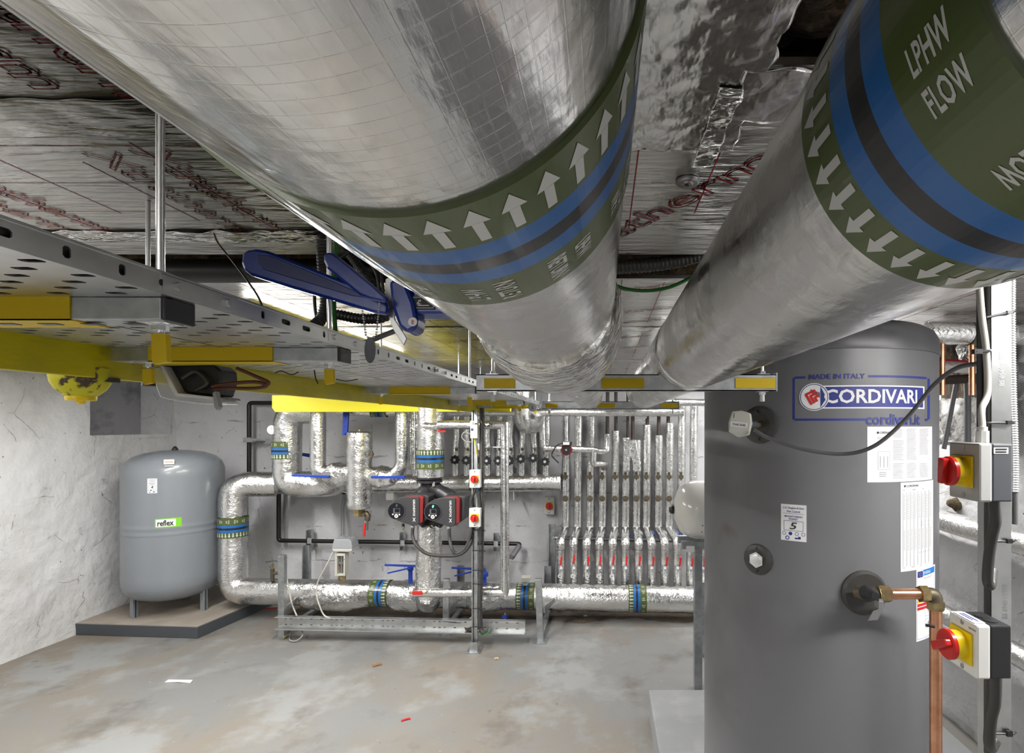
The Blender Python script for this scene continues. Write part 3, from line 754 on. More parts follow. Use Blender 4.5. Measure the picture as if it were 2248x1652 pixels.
# ================================================================ pipework at the far wall
def pipe(name, label, pxs, Y, dpx, m_=None, bend=None, group=None, Yr=None, seg=20, part='insulation', cat='pipe'):
    """a foil lagged pipe laid along frame points (x, y[, Y]); one thing with its lagging as a part"""
    pts = [P(p[0], p[1], p[2] if len(p) > 2 else Y) for p in pxs]; r = S(dpx/2, Yr or Y)
    t = thing(name, label, cat, pts[0], group)
    tube(part, pts, r, m_ or foil, t, r*1.5 if bend is None else bend, seg); return t, r
YH = 4.45
# ---- lower header, rising at its left end
t, r = pipe('insulated_pipe', 'foil-lagged return main rising beside the vessel and running low along the far wall', [(607, 1062, 4.62), (512, 1062, 4.5), (512, 1297, 4.45), (760, 1300, 4.45), (1200, 1309, 4.42), (1520, 1316, 4.40), (1600, 1318, 4.40)], YH, 56, bend=.13, seg=28)
low = t
lr = S(28, 4.45)
x = P(512, 1135, 4.47)
band('pipe_band', P(512, 1176, 4.46), (0, 0, 1), lr+.001, S(43, 4.46), 26, ('LPHW', 'RETURN'), 12, t, (0, -1, 0), 'green and blue band with arrows pointing down')
band('pipe_band', P(858, 1301.5, 4.44), (-1, 0, 0), lr+.001, S(39, 4.44), 26, ('LPHW', 'RETURN'), 12, t, (0, 0, 1), 'green and blue band left of the pump riser')
band('pipe_band', P(1136, 1308, 4.42), (1, 0, 0), lr+.001, S(40, 4.42), 26, ('LPHW', 'RETURN'), 12, t, (0, 0, 1), 'green and blue band right of the pump riser')
band('pipe_band', P(1379, 1313, 4.405), (1, 0, 0), lr+.002, S(39, 4.4), 26, ('LPHW', 'RETURN'), 12, t, (0, 0, 1), 'green and blue band under the risers')
lumpy('valve_cover', [P(672, 1303, YH), P(690, 1305, YH), P(720, 1307, YH), P(760, 1308, YH), P(790, 1304, YH), P(812, 1301, YH)], [lr, lr*1.05, lr*1.18, lr*1.22, lr*1.08, lr], foil_crumple, t, amp=.09, seed=1)
lumpy('valve_cover', [P(862, 1303, YH), P(880, 1306, YH), P(905, 1308, YH), P(925, 1308, YH)], [lr, lr*1.15, lr*1.2, lr*1.05], foil_crumple, t, amp=.1, seed=2)
lumpy('valve_cover', [P(1030, 1307, 4.43), P(1048, 1308, 4.43), P(1075, 1308, 4.43), P(1105, 1308, 4.43)], [lr, lr*1.12, lr*1.14, lr*1.0], foil_crumple, t, amp=.1, seed=3)
# blue butterfly valve levers on the header
def lever(parent, pts, Y, th, m_=blue_lever, nm='valve_lever', dp=.012, label=None):
    a, b = P(*pts[0], Y), P(*pts[1], Y); d = (b-a).normalized(); n = V((-d.z, 0, d.x))*S(th/2, Y)
    mb = MB().prism([a+n*.8, b+n, b-n, a-n*.8], (0, dp, 0)); return mb.build(nm, m_, parent, False, label, .002)
for (q0, q1, stem, nm) in (((844, 1240), (935, 1243), (905, 1262), 'l'), ((991, 1246), (1066, 1250), (1063, 1275), 'r')):
    lever(low, (q0, q1), 4.33, 5); lever(low, ((q0[0]+6, q0[1]+18), (q0[0]+58, q0[1]+6)), 4.34, 3.5)
    kq = 1 if nm == 'r' else .5
    MB().cyl(P(stem[0]-4, stem[1]-14, 4.42), P(stem[0]-4, stem[1]+22, 4.42), S(9*kq, 4.4), 0, 16).cyl(P(stem[0]-4, stem[1]-18, 4.42), P(stem[0]-4, stem[1]-11, 4.42), S(13*kq, 4.4), 0, 16).build('valve_stem', blue_lever, low)
MB().prism([P(1143, 1267, 4.3), P(1144, 1278, 4.3), P(1163, 1278, 4.3), P(1164, 1267, 4.3)], (0, .07, 0)).cyl(P(1153, 1278, 4.36), P(1153, 1284, 4.36), .02).build('sensor_head', beige, low, False, None, .006)
MB().cyl(P(1109, 1344, 4.40), P(1109, 1362, 4.38), .012).build('drain_stub', brass, low); MB().cyl(P(1109, 1349, 4.385), P(1109, 1356, 4.38), S(7, 4.4), 0, 10).build('drain_cap', blue_lever, low)
# pressure tee left of the first post
t = thing('pressure_tapping', 'tarnished brass tee with a test point on the low main beside the first post', 'pipe fitting', P(598, 1275, 4.40))
MB().cyl(P(598, 1275, 4.40), P(598, 1248, 4.40), .016).cyl(P(598, 1258, 4.40), P(616, 1257, 4.40), .013).build('tee', brass_old, t, 40)
MB().cyl(P(598, 1248, 4.40), P(598, 1238, 4.40), .010, 0, 6).build('test_point', brass, t)

# ---- upper header against the wall
YU = 4.82
t, r = pipe('insulated_pipe', 'horizontal foil-lagged upper main along the far wall behind the pump', [(600, 1064, 4.80), (1000, 1059, YU), (1232, 1058, YU)], YU, 40, bend=0, seg=24)
uph = t
band('pipe_band', P(757, 1064, YU), (-1, 0, 0), r+.001, .11, 24, ('LPHW', 'RETURN'), 10, t, (0, 0, 1))
band('pipe_band', P(1065, 1058, YU), (-1, 0, 0), r+.001, .13, 24, ('LPHW', 'RETURN'), 10, t, (0, 0, 1))
for px in (869, 1133):
    MB().box(P(px-5, 1077, YU-.03), P(px+5, 1088, YU+.25)).build('pipe_support', white_plastic, t)
# ---- U bend of the flow pipe on the left
t, r = pipe('insulated_pipe', 'wide foil-lagged drop with a gauge, banded, bending right at its foot', [(700, 902, 4.36), (632, 902, 4.36), (630, 1062, 4.36), (690, 1062, 4.36), (730, 1060, 4.45), (736, 1059, 4.7)], 4.36, 57, bend=.14, seg=28)
band('pipe_band', P(629.5, 1006, 4.36), (0, 0, 1), r+.001, S(38, 4.36), 26, ('LPHW', 'RETURN'), 12, t, (0, -1, 0), 'green and blue band with arrows pointing down')
g = thing('pressure_gauge', 'small round white dial gauge on the wide drop pipe beneath the bright yellow beam', 'gauge', P(596, 943, 4.3))
c = P(596, 943, 4.28); rg = S(11, 4.28)
MB().cyl(c, c+V((0, .025, 0)), rg, 0, 28).build('case', dark_grey_plastic, g, 40)
MB().cyl(c+V((0, .012, 0)), P(618, 943, 4.33), .010, 0, 10).build('stem', brass_old, g)
a = D2().disc(0, 0, rg*.9, 0, 1, 28).text('0', -.012, -.018, .006, 1, 2).rect(-.001, -.002, .001, .022, 1, 3)
for q in range(10):
    th = math.radians(225-27*q); a.rect(math.cos(th)*rg*.72-.0015, math.sin(th)*rg*.72-.0015, math.cos(th)*rg*.72+.0015, math.sin(th)*rg*.72+.0015, 2 if q < 6 else 3, 2)
a.build('dial', [paper, ink_black, ink_blue, red_vinyl], on_plane(c, (1, 0, 0), (0, 0, 1), (0, -1, 0)), g)
# ---- two slim drops either side of the separator
YS = 4.2
t, r = pipe('insulated_pipe', 'slim foil-lagged drop left of the air separator, elbowed to its blue-levered valve', [(698, 890, YS), (698, 1034, YS), (740, 1041, YS), (772, 1041, YS)], YS, 32, bend=.05)
lumpy('valve_cover', [P(713, 1040, YS), P(725, 1041, YS), P(745, 1041, YS), P(762, 1041, YS), P(770, 1041, YS)], [S(15, YS), S(25, YS), S(27, YS), S(24, YS), S(16, YS)], foil_crumple, t, amp=.1, seed=4)
c = P(716, 1045, YS-.11); MB().cyl(c, c+V((0, .03, 0)), S(10, YS)).cyl(c+V((0, .03, 0)), c+V((0, .1, 0)), S(14, YS)).build('valve_hub', steel_dull, t, 40)
lever(t, ((640, 1043), (722, 1046)), YS-.125, 6)
t2, r = pipe('insulated_pipe', 'slim foil-lagged drop right of the air separator, elbowed to its blue-levered valve', [(884, 890, YS), (884, 1030, YS), (850, 1052, YS), (800, 1048, YS)], YS, 31, bend=.09)
lumpy('valve_cover', [P(806, 1044, YS), P(820, 1045, YS), P(838, 1047, YS), P(855, 1046, YS), P(868, 1040, YS)], [S(14, YS), S(22, YS), S(27, YS), S(22, YS), S(15, YS)], foil_crumple, t2, amp=.12, seed=5)
c = P(817, 1046, YS-.11); MB().cyl(c, c+V((0, .03, 0)), S(9, YS)).build('valve_hub', zinc, t2, 40)
lever(t2, ((814, 1047), (888, 1047)), YS-.125, 6)
t, r = pipe('insulated_pipe', 'foil-lagged pipe crossing behind the yellow beam above the air separator', [(740, 902, 4.3), (840, 905, 4.3), (880, 900, 4.3)], 4.3, 18, bend=0)
band('pipe_band', P(850, 906, 4.3), (-1, 0, 0), r+.001, .13, 16, ('LPHW', 'RETURN'), 8, t, (0, 0, 1))
t = thing('butterfly_valve', 'blue double lever hanging down behind the bright yellow beam', 'valve', P(756, 905, 4.3))
for dx in (0, 5): MB().prism([P(753+dx, 900, 4.22), P(760+dx, 900, 4.22), P(757+dx, 955-dx, 4.22), P(751+dx, 955-dx, 4.22)], (0, .02, 0)).build('lever', blue_lever, t, False, None, .002)
t, r = pipe('insulated_pipe', 'slim foil-lagged pipe rising just left of the pump riser', [(905, 890, 4.35), (905, 1030, 4.35)], 4.35, 16, bend=0)
t = thing('butterfly_valve', 'blue lever seen between the wide banded drop and the slim drop', 'valve', P(670, 998, 4.6))
lever(t, ((657, 996), (682, 1000)), 4.6, 8, nm='lever')
# ---- air separator
t = thing('air_separator', 'upright foil-lagged air separator with a brass drain below', 'air separator', P(789, 1118, YS-.02))
rs = S(26, YS-.02); c = P(789, 1118, YS-.02); hh = P(789, 946, YS-.02).z-c.z
pr = [(.001, 0), (rs*.6, .002), (rs*.93, .012), (rs, .03)]+[(rs*(1+.02*math.sin(q*2.1)), .03+(hh-.05)*q/24) for q in range(1, 24)]+[(rs*.97, hh-.012), (rs*.85, hh-.003), (.001, hh)]
lathe('insulation', pr, c, foil, t, 36)
MB().cyl(P(789, 946, YS-.02), P(789, 942, YS-.02), .008).build('air_vent', brass, t)
MB().cyl(P(816, 1003, YS-.08), P(816, 990, YS-.08), .010).cyl(P(808, 997, YS-.08), P(820, 997, YS-.08), .009).build('side_cock', brass_old, t)
MB().cyl(P(789, 1118, YS), P(789, 1131, YS), S(12, YS), 0, 6).cyl(P(789, 1128, YS), P(803, 1128, YS), S(6, YS)).build('brass_fitting', brass, t, 40)
tube('elbow', [P(800, 1127, YS-.01), P(804, 1126, YS-.01), P(808, 1131, YS-.01), P(806, 1142, YS-.01)], S(6, YS), brass_old, t)
MB().cyl(P(804, 1140, YS-.01), P(803, 1163, YS-.01), S(5, YS), 0, 10).build('drain_valve', steel_dull, t, 40)
lever(t, ((800, 1148), (798, 1177)), YS-.05, 5, red_vinyl, 'drain_lever', label='red lever')

# ---- pump riser
YP = 4.12
t, r = pipe('insulated_pipe', 'wide foil-lagged riser above the twin pump with a blue and green band', [(945, 850, YP), (945, 1046, YP)], YP, 57, bend=0, seg=28)
band('pipe_band', P(945, 986, YP), (0, 0, -1), r+.001, S(42, YP), 26, ('LPHW', 'RETURN'), 12, t, (0, -1, 0), 'green and blue band with arrows pointing up')
MB().tube([P(917, 935, YP-.02), P(937, 934, YP-.09), P(966, 936, YP-.09)], S(8, YP), 0, 14).cyl(P(912, 944, YP-.05), P(920, 943, YP-.05), .007, 0, 8).build('bypass_cover', foil_crumple, t, 50)
MB().box(P(960, 942, YP-.12), P(979, 948, YP-.11)).build('lever_grip', red_vinyl, t, False, 'red lever grip', .003)
t2, r2 = pipe('insulated_pipe', 'crumpled foil riser below the twin pump curving into the low main', [(942, 1150, YP-.02), (940, 1290, YP-.02), (940, 1325, YP+.02), (946, 1316, 4.4)], YP, 54, bend=.1, seg=28)
bpy.data.objects.remove(t2.children[0])
pts = [P(943, 1148, YP), P(943, 1200, YP), P(940, 1250, YP), P(940, 1300, YP), P(940, 1310, YP+.02), P(941, 1316, YP+.10), P(942, 1312, YP+.3)]
lumpy('insulation', pts, [S(26, YP), S(27, YP), S(27, YP), S(27, YP), S(27, YP), S(27, YP), S(25, YP)], foil_crumple, t2, amp=.05, freq=12, seed=6)
# twin pump
t = thing('circulation_pump', 'twin-head charcoal and red circulation pump on the wide riser', 'pump', P(943, 1150, YP))
c0 = P(943, 1048, YP)
MB().cyl(P(943, 1045, YP), P(943, 1050, YP), S(27, YP), 0, 28).cyl(P(943, 1053, YP), P(943, 1058, YP), S(27, YP), 0, 28).build('flange', cast, t, 40)
for dx in (-21, 9): MB().cyl(P(943+dx, 1057, YP-.07), P(943+dx, 1067, YP-.07), S(3, YP), 0, 6).build('bolt', zinc, t)
def body(pts_r, nm):
    lumpy(nm, [P(x, y, Y) for x, y, Y, r_ in pts_r], [S(r_, YP) for *_, r_ in pts_r], cast, t, amp=.02)
body([(943, 1057, YP, 22), (943, 1066, YP, 18), (935, 1080, YP, 18), (922, 1095, YP, 19), (925, 1118, YP, 22), (935, 1140, YP, 20), (941, 1152, YP, 24)], 'pump_casing')
body([(943, 1057, YP, 21), (947, 1068, YP, 18), (962, 1078, YP, 16), (985, 1092, YP, 19), (985, 1118, YP, 22), (960, 1138, YP, 20), (944, 1152, YP, 23)], 'pump_casing')
def head(ox, led, oy=0, last=False):
    Yf = YP-.26
    o = [(851, 1121), (853, 1111), (858, 1103), (867, 1097), (880, 1092), (895, 1090), (917, 1090), (920, 1093), (920, 1148), (915, 1153), (905, 1153), (890, 1149), (872, 1142), (860, 1135), (853, 1128)]
    o = [(x+ox, y+oy) for x, y in o]
    cc = (887+ox, 1121+oy)
    def sc(k, dx=0): return [((x-cc[0])*k+cc[0]+dx, (y-cc[1])*k+cc[1]) for x, y in o]
    hc = MB().prism([P(x, y, Yf) for x, y in o], (0, .05, 0)).build('head_cover', pump_dark, t, False, 'charcoal front cover', .004)
    o2 = [(min(x+9, 929+ox), y) if x > 880+ox else (x+3, y) for x, y in o]
    MB().prism([P(x, y, Yf+.002)+V((0, .02, 0)) for x, y in sc(.97)], (0, .045, 0)).prism([P(x, y, Yf+.012) for x, y in ((893+ox, 1089+oy), (924+ox, 1088+oy), (929+ox, 1092+oy), (928+ox, 1145+oy), (915+ox, 1152+oy))], (0, .04, 0)).build('red_ring', pump_red, t, False, 'dark red rim', .003)
    MB().prism([P(x, y, Yf+.055) for x, y in ((890+ox, 1089+oy), (900+ox, 1086+oy), (935+ox, 1086+oy), (941+ox, 1090+oy), (938+ox, 1138+oy), (922+ox, 1150+oy), (880+ox, 1145+oy), (868+ox, 1120+oy))], (0, .15, 0)).build('motor_housing', pump_dark, t, False, None, .006)
    cpn = MB().cyl(P(870+ox, 1121+oy, Yf-.006), P(870+ox, 1121+oy, Yf-.006)+V((0, .016, 0)), S(19, Yf), 0, 36).build('control_panel', screen, t, 40)
    a = D2(); k = Yf/F
    a.disc(0, 0, 19*k, 1, 1, 36, 18*k)
    a.rect(-7*k, -6*k, 8*k, 6*k, 1, 1); a.rect(-3*k, -3*k, 7*k, 5*k, 0, 2)
    for dx, dy, rr in ((-7.5, -7.5, 1.8), (7, -8, 1.8), (0, -11, 4.4)): a.disc(dx*k, dy*k, rr*k, 2, 1, 14)
    a.rect(-2.2*k, -11.6*k, 2.2*k, -10.4*k, 0, 3)
    a.disc(1*k, 13*k, 1.9*k, 3 if led else 1, 1, 12); a.disc(0, 10.4*k, 1.5*k, 3 if led else 1, 1, 12)
    a.build('panel_face', [screen, dark_grey_plastic, beige, led_green], on_plane(P(870+ox, 1121+oy, Yf-.006), (1, 0, 0), (0, 0, 1), (0, -1, 0)), cpn)
    a = D2().text('GRUNDFOS', 0, 0, 4.6*k, 0, 1, 36*k, -PI/2).text('X', .0, -26*k, 8.5*k, 0, 1, 6.5*k)
    a.build('lettering', [white_ink], on_plane(P(909+ox, 1114+oy, Yf), (1, 0, 0), (0, 0, 1), (0, -1, 0)), hc)
    MB().cyl(P(906+ox, 1152+oy, Yf+.025), P(906+ox, 1159+oy, Yf+.025), S(4.5, Yf), 0, 12).build('cable_gland', grey_plastic, t)
    MB().cyl(P(885+ox, 1149+oy, Yf+.04), P(885+ox, 1155+oy, Yf+.04), S(3, Yf), 0, 10).build('plug', black_plastic, t)
head(0, False); head(80, True, 2)
tube('hanging_tag', spline([P(885, 1153, 3.9), P(888, 1158, 3.9), P(884, 1162, 3.9), P(890, 1165, 3.9)], 4), .003, brass_old, t)
Yc = 3.86
for k_, pts in enumerate(([(906, 1158), (906, 1176), (914, 1196), (936, 1214), (965, 1219), (1002, 1218), (1022, 1208), (1033, 1190), (1038, 1165), (1042, 1150)], [(986, 1160), (987, 1182), (992, 1203), (1001, 1214), (1018, 1206), (1030, 1186), (1036, 1160), (1040, 1148)])):
    tag(corrugated('flexible_conduit', spline([P(x, y, Yc-.04 if 8 > i > 1 else Yc+(.0)) for i, (x, y) in enumerate(pts)], 8), S(4, Yc), dusty_conduit, None, .011, 8), ('longer dusty conduit looping from the left pump head to the switch post', 'shorter dusty conduit looping from the right pump head to the switch post')[k_], 'conduit', 'pump conduits')

# ---- small lagged loop in front of the manifold
Yl = 3.98
t, r = pipe('insulated_pipe', 'slim foil-lagged rectangular loop framing the pump and switch post', [(962, 932, Yl), (1108, 932, Yl), (1108, 1300, Yl), (908, 1300, Yl)], Yl, 19, bend=.004, seg=20)
MB().box(P(905, 1297, Yl-.07), P(928, 1304, Yl-.055)).build('lever_grip', red_vinyl, t, False, 'red lever grip', .003)
MB().cyl(P(899, 1300, Yl-.05), P(905, 1300, Yl-.05), .009).cyl(P(930, 1302, Yl-.06), P(940, 1296, Yl-.05), .006).build('cock', brass, t)
MB().cyl(P(1062, 981, Yl-.01), P(1100, 981, Yl-.01), .005).build('stay_rod', zinc, t)

# ---- switch post with conduits
Yq = 3.85
t = thing('strut_post', 'tall galvanised slotted post carrying two red isolators, beside the pump', 'post', P(1042, 1425, Yq))
mb = MB(); p0 = P(1043, 1424, Yq); p0.z = .004; p1 = p0.copy(); p1.z = H+.10
channel_mb(mb, p0, p1, (-.041, 0, 0), (0, -.021, 0)); mb.build('channel', galv, t)
for zz in range(46):
    z = .1+zz*.036
    MB().box((p0.x-.004, Yq-.0022, z), (p0.x+.004, Yq-.0005, z+.02)).build('slot', black_plastic, t) if zz % 1 == 0 and zz < 40 else None
MB().box((p0.x-.05, Yq-.07, 0), (p0.x+.05, Yq+.05, .006)).box((p0.x-.03, Yq-.05, .006), (p0.x+.03, Yq-.046, .075)).build('base_plate', galv, t)
MB().box(P(1041, 973, Yq-.03), P(1053, 987, Yq-.022)).build('clamp', galv, t)
t2 = thing('conduit', 'thick black ribbed conduit tied to the right side of the switch post', 'conduit', P(1056, 1380, Yq))
corrugated('ribbed_tube', fillet([P(1058, 895, Yq-.02), P(1058, 1000, Yq-.02), P(1058, 1150, Yq-.025), P(1053, 1345, Yq-.02), P(1055, 1380, Yq-.02), P(1062, 1390, Yq-.03)], .05), S(5.5, Yq), black_rubber, t2, .010, 10)
for k_, pts in enumerate(([(1036, 1150), (1037, 1120), (1034, 1100), (1046, 1070), (1050, 1066)], [(1050, 1160), (1055, 1190), (1053, 1110), (1048, 1080), (1044, 1068)])):
    tag(tube('cable', spline([P(x, y, Yq-.05) for x, y in pts], 8), S(3, Yq), black_rubber), ('left', 'right')[k_]+' black cable between the two red isolators on the switch post', 'cable')
for k_, y in enumerate((1163, 1208, 1251, 1281, 1335, 1375)):
    o = MB().tube([P(1037, y, Yq-.03), P(1064, y+.5, Yq-.045), P(1065, y+2, Yq-.02)], .0035, 0, 6).build('cable_tie', black_plastic, None)
    tag(o, 'black cable tie round the switch post, '+('just below the lower isolator', 'second below the lower isolator', 'level with the blue levers', 'just above the low main', 'in front of the low main\'s lower edge', 'near the floor cable tray')[k_], 'cable tie', 'ties on the switch post')
tag(tube('earth_wire', spline([P(1052, 1388, Yq-.02), P(1062, 1394, Yq-.04), P(1072, 1388, Yq-.04), P(1075, 1378, Yq-.02)], 6), .004, green_wire), 'green earth wire at the foot of the switch post', 'wire')
tag(tube('earth_wire', spline([P(1041, 962, Yq-.05), P(1045, 985, Yq-.05), P(1048, 1000, Yq-.03)], 6), .004, yellow_wire), 'thin yellow wire below the beige controller box', 'wire')
tag(tube('cable', spline([P(1032, 952, Yq-.05), P(1020, 948, Yq-.05), P(1014, 958, Yq-.05), P(1022, 968, Yq-.05), P(1034, 970, Yq-.05)], 8), .004, grey_conduit), 'thin grey cable looping left of the beige controller box', 'cable')
def isolator(cx, cy, w_, h_, Y, label, grp='small isolators on the far posts', m_=white_plastic, strip=False):
    k = Y/F; c = P(cx, cy, Y); t = thing('isolator_switch', label, 'isolator switch', c, grp)
    d = .055
    MB().box((c.x-w_/2*k, Y-d, c.z-h_/2*k), (c.x+w_/2*k, Y, c.z+h_/2*k)).build('enclosure', m_, t, False, None, .004)
    q = w_*.36
    MB().box((c.x-q*k, Y-d-.005, c.z-q*k), (c.x+q*k, Y-d, c.z+q*k)).build('yellow_plate', yel_plastic, t, False, None, .002)
    kn = MB().cyl((c.x, Y-d-.022, c.z), (c.x, Y-d-.004, c.z), q*.93*k, 0, 28).build('rotary_knob', red_plastic, t, 40)
    MB().box((c.x-2*k, Y-d-.036, c.z-q*.9*k), (c.x+2*k, Y-d-.02, c.z+q*.5*k)).build('grip', red_plastic, kn, False, None, .003)
    a = D2()
    for s_ in (-1, 1): a.disc(0, s_*h_*.40*k, 1.2*k, 0, 1, 10)
    if strip: a.rect(-w_*.4*k, h_*.22*k, w_*.4*k, h_*.36*k, 1, 1)
    a.build('markings', [ink_black, paper], on_plane((c.x, Y-d, c.z), (1, 0, 0), (0, 0, 1), (0, -1, 0)), t)
    return t
isolator(1046, 1049, 23, 39, Yq-.03, 'upper of the two red and yellow isolators on the post beside the pump')
isolator(1046, 1133, 24, 41, Yq-.03, 'lower of the two red and yellow isolators on the post beside the pump')
isolator(1207, 1108, 22, 38, 5.10, 'light grey isolator on the far wall left of the riser array', strip=False)
t = thing('controller_box', 'beige controller box at the top of the switch post', 'control box', P(1042, 942, Yq-.03))
MB().box(P(1032, 962, Yq-.08), P(1052, 923, Yq-.03)).build('enclosure', beige, t, False, None, .004)
MB().box(P(1034, 945, Yq-.082), P(1039, 940, Yq-.079)).box(P(1038, 932, Yq-.082), P(1039, 926, Yq-.079)).build('markings', ink_blue, t)
MB().box(P(1042, 931, Yq-.082), P(1048, 928.5, Yq-.079)).build('badge', ink_black, t)

# ---- manifold drops with black handwheels behind the pump
YM = 4.78
hw0 = None
def handwheel(px, py, Y, parent):
    c = P(px, py, Y); k = Y/F; mb = MB(); pts = []
    for q in range(32):
        a_ = 2*PI*q/32; rr = (9.6+1.3*math.cos(8*a_))*k; pts.append((c.x+rr*math.cos(a_), Y, c.z+rr*math.sin(a_)))
    mb.prism(pts, (0, .022, 0)); hw = mb.build('handwheel', black_plastic, parent, 30, 'black lobed handwheel', .002)
    MB().cyl((c.x, Y-.008, c.z), (c.x, Y+.001, c.z), 3*k, 0, 12).build('hub_cap', zinc, hw)
    MB().cyl((c.x, Y+.02, c.z), (c.x, Y+.12, c.z), 3*k, 0, 8).build('spindle', brass, parent)
mx = [(911, 1007, 4.62), (1001, 1009, YM), (1026, 1010, YM), (1046, 1010, YM), (1071, 1011, YM), (1096, 1011, YM), (1121, 1011, YM), (1146, 1007, YM), (1173, 1005, YM), (1199, 1013, YM)]
ordn = ['leftmost, left of the pump riser', 'first right of the pump riser', 'second right of the pump riser', 'mostly behind the switch post', 'just right of the switch post', 'left of the slim loop pipe', 'just right of the slim loop pipe', 'third from the right end', 'second from the right end', 'rightmost, above the end of the upper main']
for i, (x, y, Y) in enumerate(mx):
    t, r = pipe('manifold_branch', 'slim foil-lagged branch with a black handwheel, '+ordn[i], [(x+(-1 if i else 0), 1044, Y+.02), (x, 985, Y+.02), (x+(2 if i % 2 else -2), 960, Y+.02), (x+1, 890, Y+.02)], Y, 15 if i != 0 else 13, bend=.02, group='branches with handwheels above the upper main', seg=14)
    handwheel(x-(3 if i else 0), y, Y-.14, t)
    MB().cyl(P(x+1, 989, Y-.09), P(x+1, 983, Y-.09), .013, 0, 8).cyl(P(x+1, 986, Y-.10), P(x+1, 986, Y), .012, 0, 8).build('test_point', brass_old, t)
# larger U bend with tag 5
t, r = pipe('insulated_pipe', 'wide crumpled foil U bend hanging beside the numbered disc 5', [(1147, 860, 4.3), (1147, 935, 4.3), (1178, 935, 4.62), (1178, 895, 4.7)], 4.3, 34, bend=.10, seg=24)
t = thing('number_tag', 'round grey disc reading 5 hanging below the overhead pipe end', 'tag', P(1169, 894, 3.6))
c = P(1169, 894, 3.6); k = 3.6/F
MB().cyl(c, c+V((0, .002, 0)), 9*k, 0, 28).build('disc', grey_plastic, t)
D2().text('5', 0, -.5*k, 7*k, 0, 1).disc(0, 6.8*k, .9*k, 0, 1, 8).build('number', [ink_black], on_plane(c, (1, 0, 0), (0, 0, 1), (0, -1, 0)), t)
tube('hanging_wire', [P(1169, 887, 3.6), P(1168, 870, 3.6)], .001, zinc, t)
t, r = pipe('insulated_pipe', 'foil-lagged cross pipe under the ceiling above the manifold, far wall', [(985, 905, 4.6), (1500, 905, 4.6)], 4.6, 17, bend=0)
t, r = pipe('insulated_pipe', 'upper foil-lagged pipe under the ceiling at far right, ending behind the cylinder', [(1380, 880, 4.7), (1560, 884, 4.7)], 4.7, 16, bend=0)

# ---- riser array on the right
YR = 4.62; YW = 4.9
low_x = [1231, 1259, 1288, 1316, 1345, 1373, 1402, 1430, 1459, 1487, 1516, 1543]
up_x = [1243, 1270, 1297, 1324, 1352, 1375, 1399, 1421, 1447, 1471, 1497, 1524]
tops = [985, 895, 1010, 1015, 945, 960, 965, 932, 955, 928, 880, 880]
lev = [(1231, 1231), (1259, 1228), (1291, 1231), (1317, 1231), (1346, 1230), (1375, 1231), (1404, 1231), (1434, 1232), (1464, 1232), (1493, 1233), (1520, 1233), (1546, 1235)]
nm = ['first', 'second', 'third', 'fourth', 'fifth', 'sixth', 'seventh', 'eighth', 'ninth', 'tenth', 'eleventh', 'twelfth']
tagn = ['46', '47', '48', '49', '50']
for i in range(12):
    lx, ux = low_x[i], up_x[i]
    yb = 1290+i*1.5
    t, r = pipe('riser', nm[i]+' red-levered foil riser counted from the left of the right-hand array', [(lx, yb, YR), (lx, 1187, YR), (ux-2, 1160, YW-.04), (ux, tops[i], YW-.04)], YR, 19, bend=.02, group='risers standing on the low main', seg=16)
    lumpy('elbow_cover', [P(lx, 1205, YR), P(lx, 1192, YR), P(lx, 1184, YR+.03)], [S(9.8, YR), S(10.5, YR), S(9, YR)], foil_crumple, t, 18, .09, 24, seed=i)
    a_, b_ = lev[i]
    g = MB().prism([P(a_-2.5, b_+10, YR-.13), P(a_+1.5, b_+10, YR-.13), P(a_+4, b_-10, YR-.12), P(a_-.5, b_-10.5, YR-.12)], (0, .012, 0)).build('lever_grip', red_vinyl, t, False, 'red lever grip', .003)
    la = MB().cyl(P(lx+1, 1246, YR-.13), P(lx+1, 1246, YR-.05), S(3, YR), 0, 10).box(P(lx-1, 1247, YR-.125), P(lx+2, 1238, YR-.12)).build('lever_arm', zinc, t)
    Yk = YW-.04-S(8, YW)
    if i != 1 and i < 11: MB().cyl(P(ux-2, 1046, Yk-.03), P(ux-2, 1046, Yk+.03), S(6, YW), 0, 6).cyl(P(ux-2, 1048, Yk-.05), P(ux-2, 1048, Yk), S(2.5, YW), 0, 8).cyl(P(ux-2, 1036, Yk-.01), P(ux-2, 1054, Yk-.01), S(3, YW), 0, 8, S(1, YW)).build('regulating_valve', brass_old, t)
    if i < 10: MB().cyl(P(ux-2, 1094, Yk-.02), P(ux-2, 1094, Yk+.03), S(6.5, YW), 0, 16).cyl(P(ux-2, 1096, Yk-.045), P(ux-2, 1096, Yk), S(3, YW), 0, 8).build('commissioning_valve', brass_old, t)
    MB().cyl(P((lx*2+ux)/3+1, 1177, YR+.10), P((lx*2+ux)/3+2, 1172, YR+.15), S(9.2, YR), 0, 18).build('clip_ring', blue_paint if i % 2 else grey_plastic, t, 40)
    if i < 5:
        c = P(lx-2 if i != 2 else lx+1, 1264, YR-.105)
        g = thing('number_tag', 'small round white tag numbered '+tagn[i]+' hanging on the '+nm[i]+' riser', 'tag', c, 'round white riser tags')
        MB().cyl(c, c+V((0, .002, 0)), S(4.6, YR), 0, 20).build('disc', paper, g)
        D2().text(tagn[i], 0, -.001, .011, 0, 1).build('number', [ink_black], on_plane(c, (1, 0, 0), (0, 0, 1), (0, -1, 0)), g)
